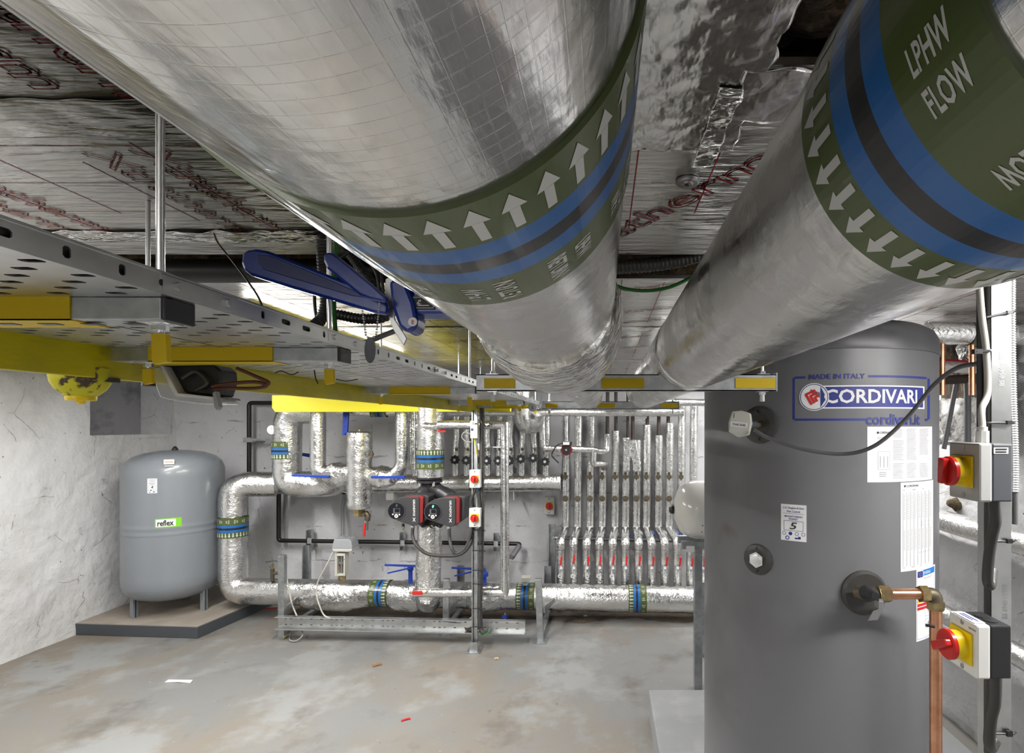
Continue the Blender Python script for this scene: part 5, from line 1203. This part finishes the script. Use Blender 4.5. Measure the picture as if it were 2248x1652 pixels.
# gland and cables
MB().cyl((.752, 1.04, H-.037), (.752, 1.04, H-.014), .0115, 0, 8).cyl((.752, 1.04, H-.014), (.752, 1.04, H-.006), .009, 0, 16).build('cable_gland', white_plastic, i1, 40)
tag(tube('cable', spline([(.752, 1.04, H-.008), (.758, 1.05, H+.03), P(2168, 860, 1.07), P(2165, 770, 1.07), P(2155, 690, 1.07), P(2148, 600, 1.07), P(2145, 540, 1.07)], 8), .0065, cream_cable, None, 0, 12), 'cream cable curving down into the upper large isolator', 'cable')
tag(tube('cable', [P(2152, 520, 1.12), P(2153, 960, 1.12), P(2154, 1100, 1.12)], .0075, black_rubber, None, 0, 12), 'straight dark cable strapped left of the right strut post', 'cable')
tag(tube('cable', [P(2170, 520, 1.10), P(2169, 1652, 1.10)], .0075, black_rubber, None, 0, 12), 'black cable running full height against the right strut post', 'cable')
tag(tube('cable', [P(2160, 560, 1.13), P(2162, 700, 1.13), P(2163, 800, 1.13)], .005, grey_cable, None, 0, 12), 'thin grey cable behind the cream cable at the right post', 'cable')
tag(corrugated('flexible_conduit', spline([P(2222, 560, 1.12), P(2221, 700, 1.12), P(2223, 850, 1.12), P(2228, 1000, 1.12), P(2228, 1080, 1.12)], 10), .0078, zinc, None, .0052, 12, .3), 'ribbed steel conduit running down the right side of the right post', 'conduit')
tag(tube('conduit', [P(2229, 1078, 1.12), P(2229, 1150, 1.12)], .006, grey_cable, None, 0, 12), 'smooth grey tube below the ribbed steel conduit', 'conduit')
tag(tube('cable', spline([P(2183, 1100, 1.03), P(2186, 1140, 1.03), P(2180, 1170, 1.04), P(2172, 1215, 1.05), P(2168, 1270, 1.06), P(2174, 1284, 1.07), P(2178, 1250, 1.09)], 8), .0098, black_rubber, None, 0, 14), 'thick black sleeved cable dropping under the upper large isolator', 'cable')
tag(tube('cable', spline([P(2186, 1480, 1.03), P(2184, 1540, 1.04), P(2176, 1575, 1.05), P(2172, 1625, 1.06), P(2176, 1640, 1.08), P(2184, 1625, 1.09)], 8), .0105, black_rubber, None, 0, 14), 'thick black sleeved cable dropping under the lower large isolator', 'cable')
for i, y in enumerate((686, 928, 1188, 1610)):
    mb = MB().tube([P(2165, y+(10 if i == 0 else 0), 1.085), P(2225, y-(3 if i == 0 else 0), 1.085), P(2230, y-3, 1.13)], .0022, 0, 6).box(P(2212, y-5, 1.082), P(2219, y+3, 1.088))
    tag(mb.build('cable_tie', black_plastic), 'black cable tie round the right strut post, '+('near its top', 'just above the upper isolator', 'between the isolators', 'near the bottom')[i], 'cable tie', 'ties on the right strut post')
tag(MB().tube([P(2143, 771, 1.05), P(2172, 770, 1.05), P(2174, 768, 1.1)], .0028, 0, 6).box(P(2140, 776, 1.048), P(2150, 767, 1.058)).build('cable_tie', black_plastic), 'black cable tie round the cream cable', 'cable tie')

# ================================================================ right wall pipes
XW = 1.83
def wpipe(lab, z, r, y0=.9, y1=4.2, m_=foil, x=XW):
    t = thing('insulated_pipe', lab, 'pipe', (x, (y0+y1)/2, z), 'foil pipes along the right wall'); tube('insulation', [(x, y0, z), (x, y1, z)], r, m_, t, 0, 28); return t
wpipe('foil-lagged pipe along the right wall between the two large isolators', H-.52, .055)
wpipe('lower foil-lagged pipe along the right wall behind the lower large isolator', H-1.02, .05)
t = thing('insulated_pipe', 'foil-lagged pipe with a green band reading FLOW, high behind the cylinder', 'pipe', P(2100, 732, 2.08))
tube('insulation', [P(2036, 730, 2.08), P(2380, 734, 2.08)], S(25, 2.08), foil, t, 0, 28)
g0 = P(2126, 732, 2.08); r0 = S(25.6, 2.08)
D2().rect(-.0, -PI*r0*.98, .06, PI*r0*.98, 0, 0, 1)
mb = MB(); vs = []
for q in range(40):
    th = 2*PI*q/40; o = V((0, math.cos(th), math.sin(th)))*r0; vs += [g0+o, P(2165, 732, 2.08)+o]
mb.add(vs, [(2*q, 2*q+1, (2*q+3) % 80, (2*q+2) % 80) for q in range(40)]); mb.build('pipe_band', band_green, t, True, 'green band')
a = D2().text('LPHW', 0, .007, .011, 0, 1, .030).text('FLOW', -.001, -.009, .011, 0, 1, .032); a.build('lettering', [band_white], on_plane(g0+V((.028, -r0-.001, .004)), (1, 0, 0), (0, 0, 1), (0, -1, 0)), t)
t = thing('insulated_pipe', 'white foil pipe with a red tape line high behind the cylinder', 'pipe', P(2110, 806, 2.5))
tube('insulation', [P(1990, 802, 2.5), P(2290, 810, 2.5)], S(13, 2.5), foil_white, t, 0, 24)
MB().prism([P(1990, 786, 2.46), P(2130, 795, 2.46), P(2130, 791, 2.46), P(1990, 782, 2.46)], (0, .01, 0)).build('red_tape', red_vinyl, t)
for i, x in enumerate((2068, 2134)):
    tag(MB().cyl(P(x, 867, 2.08), P(x, 750, 2.08), S(6, 2.08), 0, 18).build('copper_pipe', copper, None, 40), ('left', 'right')[i]+' of two short copper tails hanging behind the right post', 'pipe', 'short copper tails')
tag(lumpy('insulation_scrap', [P(2105, 760, 2.5), P(2125, 775, 2.5), P(2150, 780, 2.5)], [.02, .05, .04], foil_crumple, None, amp=.3), 'crumpled foil scrap behind the right copper tail', 'insulation')
t = tag(tube('iron_pipe', [P(2010, 838, 2.6), P(2250, 823, 2.6)], S(10, 2.6), old_pipe), 'brown rusty pipe level behind the copper tails', 'pipe')
t = tag(tube('steel_pipe', [P(2101, 832, 2.62), P(2072, 985, 2.62)], S(5, 2.62), pipe_grey), 'thin leaning grey-brown pipe behind the cylinder edge', 'pipe')
t = tag(tube('steel_pipe', [P(2124, 830, 2.6), P(2124, 980, 2.6)], S(7, 2.6), pipe_grey), 'upright grey pipe behind the upper large isolator', 'pipe')
# bare stone where the paint stops
m = MB(); vs = []; n = 40
for j in range(n+1):
    for i in range(n+1):
        y = 2.45+.9*i/n; z = H-.10+.24*j/n+(.03*noise.noise(V((i*.3, 1, 0))) if j in (0, n) else 0)
        vs.append((XR-.025-.05*abs(noise.noise(V((y*7, z*9, 4))))-.02*noise.noise(V((y*25, z*25, 2))), y, z))
m.add(vs, [(j*(n+1)+i, (j+1)*(n+1)+i, (j+1)*(n+1)+i+1, j*(n+1)+i+1) for j in range(n) for i in range(n)])
struct(m.build('trim_4', rough_stone, wr, True))
m = MB(); vs = []
for j in range(n+1):
    for i in range(n+1):
        y = 2.5+.5*i/n; z = H+.13+.3*j/n; vs.append((XR-.01-.04*abs(noise.noise(V((y*7, z*9, 4)))), y, z))
m.add(vs, [(j*(n+1)+i, (j+1)*(n+1)+i, (j+1)*(n+1)+i+1, j*(n+1)+i+1) for j in range(n) for i in range(n)])
struct(m.build('trim_5', dark_wood, wr, True))
c = P(2092, 1108, 2.9)
tag(lumpy('insulation_scrap', [c+V((-.03, 0, .01)), c+V((.02, 0, .01)), c+V((.07, -.05, -.01))], [.015, .035, .012], mat('brown_wool', (.12, .09, .05), .9, 0, [('noise', 60, 1, .01, ONE)]), None, amp=.4, freq=30), 'tuft of brown wool packing in the right wall above the foil pipe', 'insulation')

# ================================================================ small cream vessel on its stand
Yv = 3.3
v = thing('expansion_vessel', 'small cream horizontal expansion vessel on a bracket left of the cylinder', 'expansion vessel', P(1540, 1182, Yv))
c = P(1478, 1117, Yv); rv_ = S(63, Yv)
lathe('shell', [(.001, 0), (rv_*.35, .008), (rv_*.65, .03), (rv_*.85, .062), (rv_*.96, .10), (rv_, .14), (rv_, .45), (rv_*.9, .55), (.001, .6)], c, cream_gloss, v, 48, 'x', True)
MB().tube([c+V((.01, 0, 0)), c+V((-.012, 0, 0)), c+V((-.026, 0, 0))], 0, 0, 8, True, [.032, .030, .018]).build('air_valve_cap', black_plastic, v)
D2().rect(0, 0, .055, .07, 0, 0, 1).rect(.02, .045, .045, .052, 1, 1).rect(0, 0, .008, .06, 1, 1).rect(.02, .01, .05, .03, 2, 1).build('rating_label', [paper, ink_blue, ink], lambda x, y, e: c+V((.15+x, -math.cos((y-.13)/rv_)*(rv_+e), math.sin((y-.13)/rv_)*(rv_+e))), v)
s = thing('vessel_stand', 'galvanised strut stand holding the small cream vessel', 'stand', P(1532, 1508, Yv))
zt = P(0, 1181, Yv).z
MB().box((P(1492, 0, Yv).x, Yv-.10, zt-.045), (1.05, Yv-.06, zt)).box((P(1492, 0, Yv).x, Yv+.06, zt-.045), (1.05, Yv+.10, zt)).build('shelf_rail', galv, s)
MB().box((P(1523, 0, Yv).x, Yv-.03, 0), (P(1540, 0, Yv).x, Yv+.015, zt-.045)).build('leg', galv, s, False, None, .002)
MB().box((.98, Yv-.03, 0), (1.02, Yv+.015, zt-.045)).build('leg', galv, s, False, None, .002)
MB().box(P(1507, 1211, Yv-.11), P(1524, 1197, Yv-.10)).build('note', paper, s)
s = thing('support_post', 'rear galvanised post just left of the cylinder edge behind the vessel stand', 'post', (P(1541, 0, 3.75).x, 3.75, 0), 'posts holding the low main')
MB().box((P(1536, 0, 3.75).x, 3.73, 0), (P(1549, 0, 3.75).x, 3.77, P(0, 1275, 3.75).z)).build('column', galv, s, False, None, .002)

# ================================================================ left: vessel on its plinth
pl = thing('plinth', 'low concrete plinth with slate-painted edge under the grey expansion vessel', 'plinth', (-3.6, 4.5, 0))
MB().prism([(-4.16, 4.12, 0), (-3.14, 4.05, 0), (-2.98, 5.1, 0), (-4.16, 5.1, 0)], (0, 0, .088)).build('edge', plinth_side, pl, False, None, .004)
MB().prism([(-4.16, 4.125, .088), (-3.145, 4.055, .088), (-2.985, 5.1, .088), (-4.16, 5.1, .088)], (0, 0, .004)).build('top_surface', plinth_top, pl)
VC = (-3.64, 4.45); VR = .347
ev = thing('expansion_vessel', 'large grey floor-standing expansion vessel with a green reflex label, in the left corner', 'expansion vessel', (*VC, .092))
zb, zt = .20, 1.44
pr = [(.001, zb), (.10, zb+.003), (.20, zb+.018), (.28, zb+.05), (.325, zb+.095), (.343, zb+.15), (VR, zb+.20)]+[(VR, zb+.2+.02*q) for q in range(1, 20)]
mz = (zb+zt)/2+.0
pr = [p_ for p_ in pr if p_[1] < mz-.055]+[(VR, mz-.05), (VR+.004, mz-.042), (VR, mz-.03), (VR, mz), (VR+.004, mz+.01), (VR, mz+.022)]+[(VR, mz+.05*q) for q in range(1, 9)]
pr = [p_ for p_ in pr if p_[1] < zt-.2]+[(VR, zt-.19), (.343, zt-.15), (.325, zt-.10), (.28, zt-.055), (.20, zt-.022), (.10, zt-.005), (.001, zt)]
lathe('shell', pr, (*VC, 0), vessel_grey, ev, 72, 'z', True)
MB().tube([(VC[0], VC[1], zt-.003), (VC[0], VC[1], zt+.015), (VC[0], VC[1], zt+.03)], 0, 0, 12, True, [.025, .018, .006]).build('air_valve_cap', black_plastic, ev)
for q in range(3):
    th = math.radians(-128+120*q); x, y = VC[0]+.27*math.cos(th), VC[1]+.27*math.sin(th)
    mb = MB().box((x-.022, y-.004, .092), (x+.022, y+.004, .30)).box((x+.014, y-.022, .092), (x+.022, y+.022, .30)).build('leg', vessel_grey, ev)
def vfn(px, py):
    th, z, tt = cyl_hit(VC, VR, px, py); return on_cyl(VC, VR, th, z), tt
f_, tt = vfn(368, 1147); kv = tt/F
D2().rect(-22*kv, -10*kv, 24*kv, 10*kv, 0, 0, 8).rect(-20.5*kv, -8*kv, 14*kv, 8*kv, 1, 1, 8).text('reflex', -3.5*kv, 0, 12*kv, 2, 3, 28*kv, 0, 0, -1).build('maker_label', [green_label, paper, ink_black], f_, ev, .0008, label='green reflex label')
f_, tt = vfn(334, 1066); pest('pest_control_label', f_, 18*kv, 32*kv, '4', ev, 'white pest monitoring label numbered 4')
f_, tt = vfn(371, 1014); D2().rect(-9*kv, -5*kv, 9*kv, 6*kv, 0, 0, 3).rect(-8*kv, -9*kv, 8*kv, -7*kv, 0, 0, 3).rect(-7*kv, -2*kv, 7*kv, 3*kv, 1, 1, 3).build('rating_label', [paper, mat('label_tan', (.6, .5, .42), .6)], f_, ev, .0008)
tag(MB().prism([P(221, 1336, 4.45), P(236, 1329, 4.6), P(268, 1333, 4.55), P(262, 1341, 4.4), P(230, 1346, 4.35)], (0, 0, -.03)).build('offcut', dark_wood, None, False, None, .003), 'dark flat offcut lying on the plinth beside the grey vessel', 'offcut')

# ================================================================ blue gear lever valve near the lens
bv = thing('butterfly_valve', 'large blue enamelled valve with two levers close behind the left overhead pipe', 'valve', P(880, 670, .95))
def pprism(nm, pts, Y, dep, m_, par, bev=.002, label=None):
    return MB().prism([P(x, y, Y) for x, y in pts], (0, dep, 0)).build(nm, m_, par, False, label, bev)
pprism('lever', [(528, 576), (530, 558), (540, 548), (560, 545), (585, 549), (690, 590), (760, 618), (832, 644), (850, 668), (846, 690), (820, 686), (722, 656), (640, 632), (548, 603), (533, 592)], .93, .018, blue_paint, bv, .005, 'long blue lever')
pprism('lever_recess', [(566, 560), (590, 560), (690, 600), (780, 638), (815, 655), (770, 648), (640, 610), (575, 590), (564, 575)], .9285, .002, mat('blue_enamel_dark', (.004, .015, .11), .4), bv, .001)
pprism('lever', [(709, 572), (708, 560), (716, 552), (730, 554), (744, 564), (820, 626), (846, 650), (849, 658), (838, 662), (812, 656), (790, 648), (716, 588)], .90, .014, blue_paint, bv, .005, 'short blue trigger')
pprism('toothed_plate', [(846, 612), (858, 606), (872, 640), (866, 700), (893, 742), (886, 758), (874, 740), (862, 722), (852, 690), (846, 650)], .955, .004, steel_dull, bv, .001)
c = P(882, 668, .96)
MB().prism([P(852, 616, .93), P(868, 610, .93), P(892, 622, .93), P(908, 660, .93), P(916, 700, .93), P(912, 722, .93), P(893, 731, .93), P(874, 716, .93), P(858, 670, .93)], (0, .05, 0)).build('body', blue_paint, bv, False, None, .008)
MB().prism([P(900, 630, .94), P(990, 640, .94), P(990, 690, .94), P(910, 690, .94)], (0, .05, 0)).build('neck', blue_paint, bv, False, None, .006)
D2().rect(-.02, -.012, .02, .012, 0, 0).frame(-.018, -.010, .018, .010, .0008, 1, 1, 1).text('Pa', -.008, .001, .007, 1, 2, None, PI/2).rect(-.01, -.006, .01, -.0045, 1, 2).build('name_plate', [ink_black, paper], on_plane(P(930, 664, .938), (1, 0, 0), (0, 0, 1), (0, -1, 0)), bv)
D2().disc(0, 0, .008, 0, 0, 20).disc(0, .001, .0035, 1, 1, 3).text('ss', 0, -.003, .004, 2, 2).build('badge', [paper, red_vinyl, ink_black], on_plane(P(906, 706, .929), (1, 0, 0), (0, 0, 1), (0, -1, 0)), bv)
tag(tube('steel_rod', [P(915, 701, .97), P(975, 690, 1.02)], .0045, zinc), 'thin bright rod leaving the blue valve towards the large pipe', 'rod')
tg = thing('valve_tag', 'oval dark grey disc hanging on a ball chain below the blue valve', 'tag', P(812, 768, .9))
mb = MB(); q = P(812, 768, .90); pts = [(q.x+.0095*math.cos(2*PI*i/24), q.y, q.z+.0225*math.sin(2*PI*i/24)) for i in range(24)]
mb.prism(pts, (0, .0016, 0)).build('disc', dark_grey_plastic, tg)
mb = MB()
for (xa, ya, xb, yb) in ((796, 682, 803, 735), (834, 655, 826, 734), (803, 735, 812, 745), (826, 734, 815, 744)):
    n = max(2, int(math.hypot(xb-xa, yb-ya)/5.5))
    for i in range(n):
        c = P(xa+(xb-xa)*i/n, ya+(yb-ya)*i/n, .905); mb.tube([c-V((0, 0, .0018)), c-V((0, 0, .001)), c+V((0, 0, .001)), c+V((0, 0, .0018))], 0, 0, 6, True, [.0006, .0018, .0018, .0006])
mb.build('ball_chain', steel_dull, tg, True)
# conduits and cables round it
tag(corrugated('flexible_conduit', spline([P(706, 528, 1.2), P(710, 590, 1.2), P(716, 660, 1.2), P(708, 695, 1.2), P(690, 715, 1.18), P(668, 732, 1.15)], 10), .0135, black_rubber, None, .0075, 14, .2), 'fat black corrugated conduit dropping behind the blue lever into the tray', 'conduit')
tag(corrugated('flexible_conduit', spline([P(738, 520, 1.3), P(770, 560, 1.3), P(800, 600, 1.28), P(830, 640, 1.25), P(850, 690, 1.2), P(800, 700, 1.2), P(740, 690, 1.2)], 10), .012, black_rubber, None, .008, 12, .2), 'black corrugated conduit curling behind the blue valve', 'conduit')
for i, pts in enumerate(([(745, 560), (790, 545), (830, 580), (842, 640)], [(740, 570), (780, 552), (822, 590), (836, 650)], [(690, 640), (692, 680), (700, 720)])):
    tag(tube('cable', spline([P(x, y, 1.22) for x, y in pts], 8), .0035, black_rubber), ('outer thin black cable arching behind the blue trigger', 'inner thin black cable arching behind the blue trigger', 'short thin black cable left of the fat conduit')[i], 'cable')
tag(tube('earth_wire', spline([P(738, 525, 1.1), P(736, 580, 1.1), P(733, 660, 1.08), P(736, 720, 1.06), P(740, 748, 1.04)], 8), .0042, green_wire), 'green earth wire dropping behind the blue levers', 'wire')
tag(tube('cable', [P(975, 682, 1.3), P(870, 725, 1.25), P(755, 770, 1.2)], .006, grey_conduit, None, .05), 'grey cable slanting behind the hanging oval disc', 'cable')
tag(tube('cable', spline([P(470, 512, 1.16), P(480, 535, 1.1), P(520, 585, 1.06), P(560, 640, 1.04), P(575, 670, 1.03), P(582, 695, 1.02)], 8), .0018, black_plastic), 'thin black wire hanging from the ceiling left of the blue lever', 'wire')
tag(tube('steel_pipe', [(-1.9, 1.44, CEIL-.010), (-.1, 1.44, CEIL-.010)], .032, black_pipe), 'dark pipe crossing in the joist slot behind the blue lever', 'pipe')
tag(corrugated('flexible_conduit', spline([P(1260, 590, 1.38), P(1365, 585, 1.38), P(1430, 581, 1.38), P(1490, 572, 1.38), P(1550, 556, 1.38), P(1620, 540, 1.38)], 10), .0185, black_rubber, None, .0105, 18, .18), 'thick black corrugated conduit crossing the ceiling slot between the large pipes', 'conduit')
tag(tube('earth_wire', spline([P(1340, 622, 1.5), P(1375, 634, 1.5), P(1420, 638, 1.5), P(1470, 630, 1.5), P(1520, 608, 1.5)], 8), .005, green_wire), 'green earth wire sagging under the ceiling between the large pipes', 'wire')
for i, (x, y, Y) in enumerate(((440, 790, 1.5), (640, 770, 1.15), (590, 762, 1.15))):
    pass

# ================================================================ dangling bulkhead light
bl = thing('bulkhead_light', 'opened bulkhead light with a clear chipped cover dangling under the yellow beam', 'light fitting', P(410, 850, 1.06))
pprism('cover', [(334, 812), (338, 805), (352, 803), (364, 822), (378, 852), (388, 862), (470, 872), (480, 882), (479, 888), (430, 886), (370, 877), (350, 871), (342, 850)], 1.05, .06, lens_clear, bl, .003, 'clear moulded cover')
pprism('cover_rim', [(352, 803), (358, 803), (390, 862), (472, 871), (478, 876), (385, 868), (372, 848)], 1.045, .07, white_plastic, bl, .001)
pprism('gear_tray', [(352, 802), (470, 800), (484, 812), (486, 836), (476, 870), (390, 860), (366, 830)], 1.065, .05, black_plastic, bl, .004)
pprism('bracket', [(466, 862), (472, 858), (477, 876), (480, 893), (475, 900), (470, 893)], 1.04, .012, grey_plastic, bl, .001)
for i, pts in enumerate(([(466, 848), (500, 842), (560, 838), (585, 846), (560, 852), (500, 852), (470, 855)], [(520, 808), (560, 825), (588, 838), (585, 846)], [(400, 830), (430, 815), (455, 840), (430, 856)])):
    tag(tube('cable', spline([P(x, y, 1.055) for x, y in pts], 8), .0036, brown_rubber if i < 2 else black_rubber), ('reddish brown cable looping out of the dangling light', 'reddish brown cable dropping to the loop beside the dangling light', 'black cable coiled in front of the dangling light')[i], 'cable')
# cable ties and ends hanging through the tray
for i, pts in enumerate(([(604, 758), (618, 766), (630, 758), (645, 764), (664, 760), (672, 742)], [(690, 812), (693, 830), (698, 842)], [(604, 818), (618, 814), (640, 822), (655, 816)], [(738, 832), (760, 836), (785, 832)])):
    tag(tube('cable_tie', spline([P(x, y, 1.12+.12*i) for x, y in pts], 6), .0014, black_plastic), 'black tie end under the cable tray, '+('nearest one beside the second strut', 'the straight one hanging down behind the second strut', 'curled in front of the yellow beam', 'curled beyond the straight one')[i], 'cable tie', 'tie ends under the cable tray')

# ================================================================ litter on the floor
def fl_(px, py): Y = H*F/(py-PY); return V(((px-PX)/F*Y, Y, 0))
def scrap(name, px, py, w_, d_, h_, rot, m_, lab, cat):
    c = fl_(px, py); cs, sn = math.cos(rot), math.sin(rot)
    pts = [(-w_/2, -d_/2), (0, -d_/2*.7), (w_/2, -d_/2), (w_/2*.9, d_/2), (0, d_/2*1.2), (-w_/2, d_/2*.8)]
    tag(MB().prism([(c.x+x*cs-y*sn, c.y+x*sn+y*cs, .0005+(.003 if i % 2 else 0)) for i, (x, y) in enumerate(pts)], (0, 0, h_)).build(name, m_), lab, cat)
scrap('paper_scrap', 394, 1496, .17, .03, .004, -.05, paper, 'white paper strip lying on the floor at left', 'scrap')
scrap('plastic_scrap', 891, 1580, .05, .012, .004, .5, red_vinyl, 'small red plastic sliver on the floor in the foreground', 'scrap')
scrap('dead_leaf', 828, 1460, .06, .03, .005, .6, mat('leaf_brown', (.25, .13, .05), .8), 'brown leaf on the floor before the floor cable tray', 'leaf')
scrap('dead_leaf', 1090, 1446, .03, .03, .004, .2, mat('leaf_tan', (.45, .33, .2), .8), 'small tan leaf on the floor right of the switch post foot', 'leaf')
scrap('tape_scrap', 596, 1335, .11, .02, .004, .1, red_vinyl, 'red tape scrap on the floor under the low main at left', 'scrap')
scrap('paper_scrap', 1285, 1352, .03, .02, .003, .1, paper, 'tiny white crumb on the floor under the right-hand main', 'scrap')
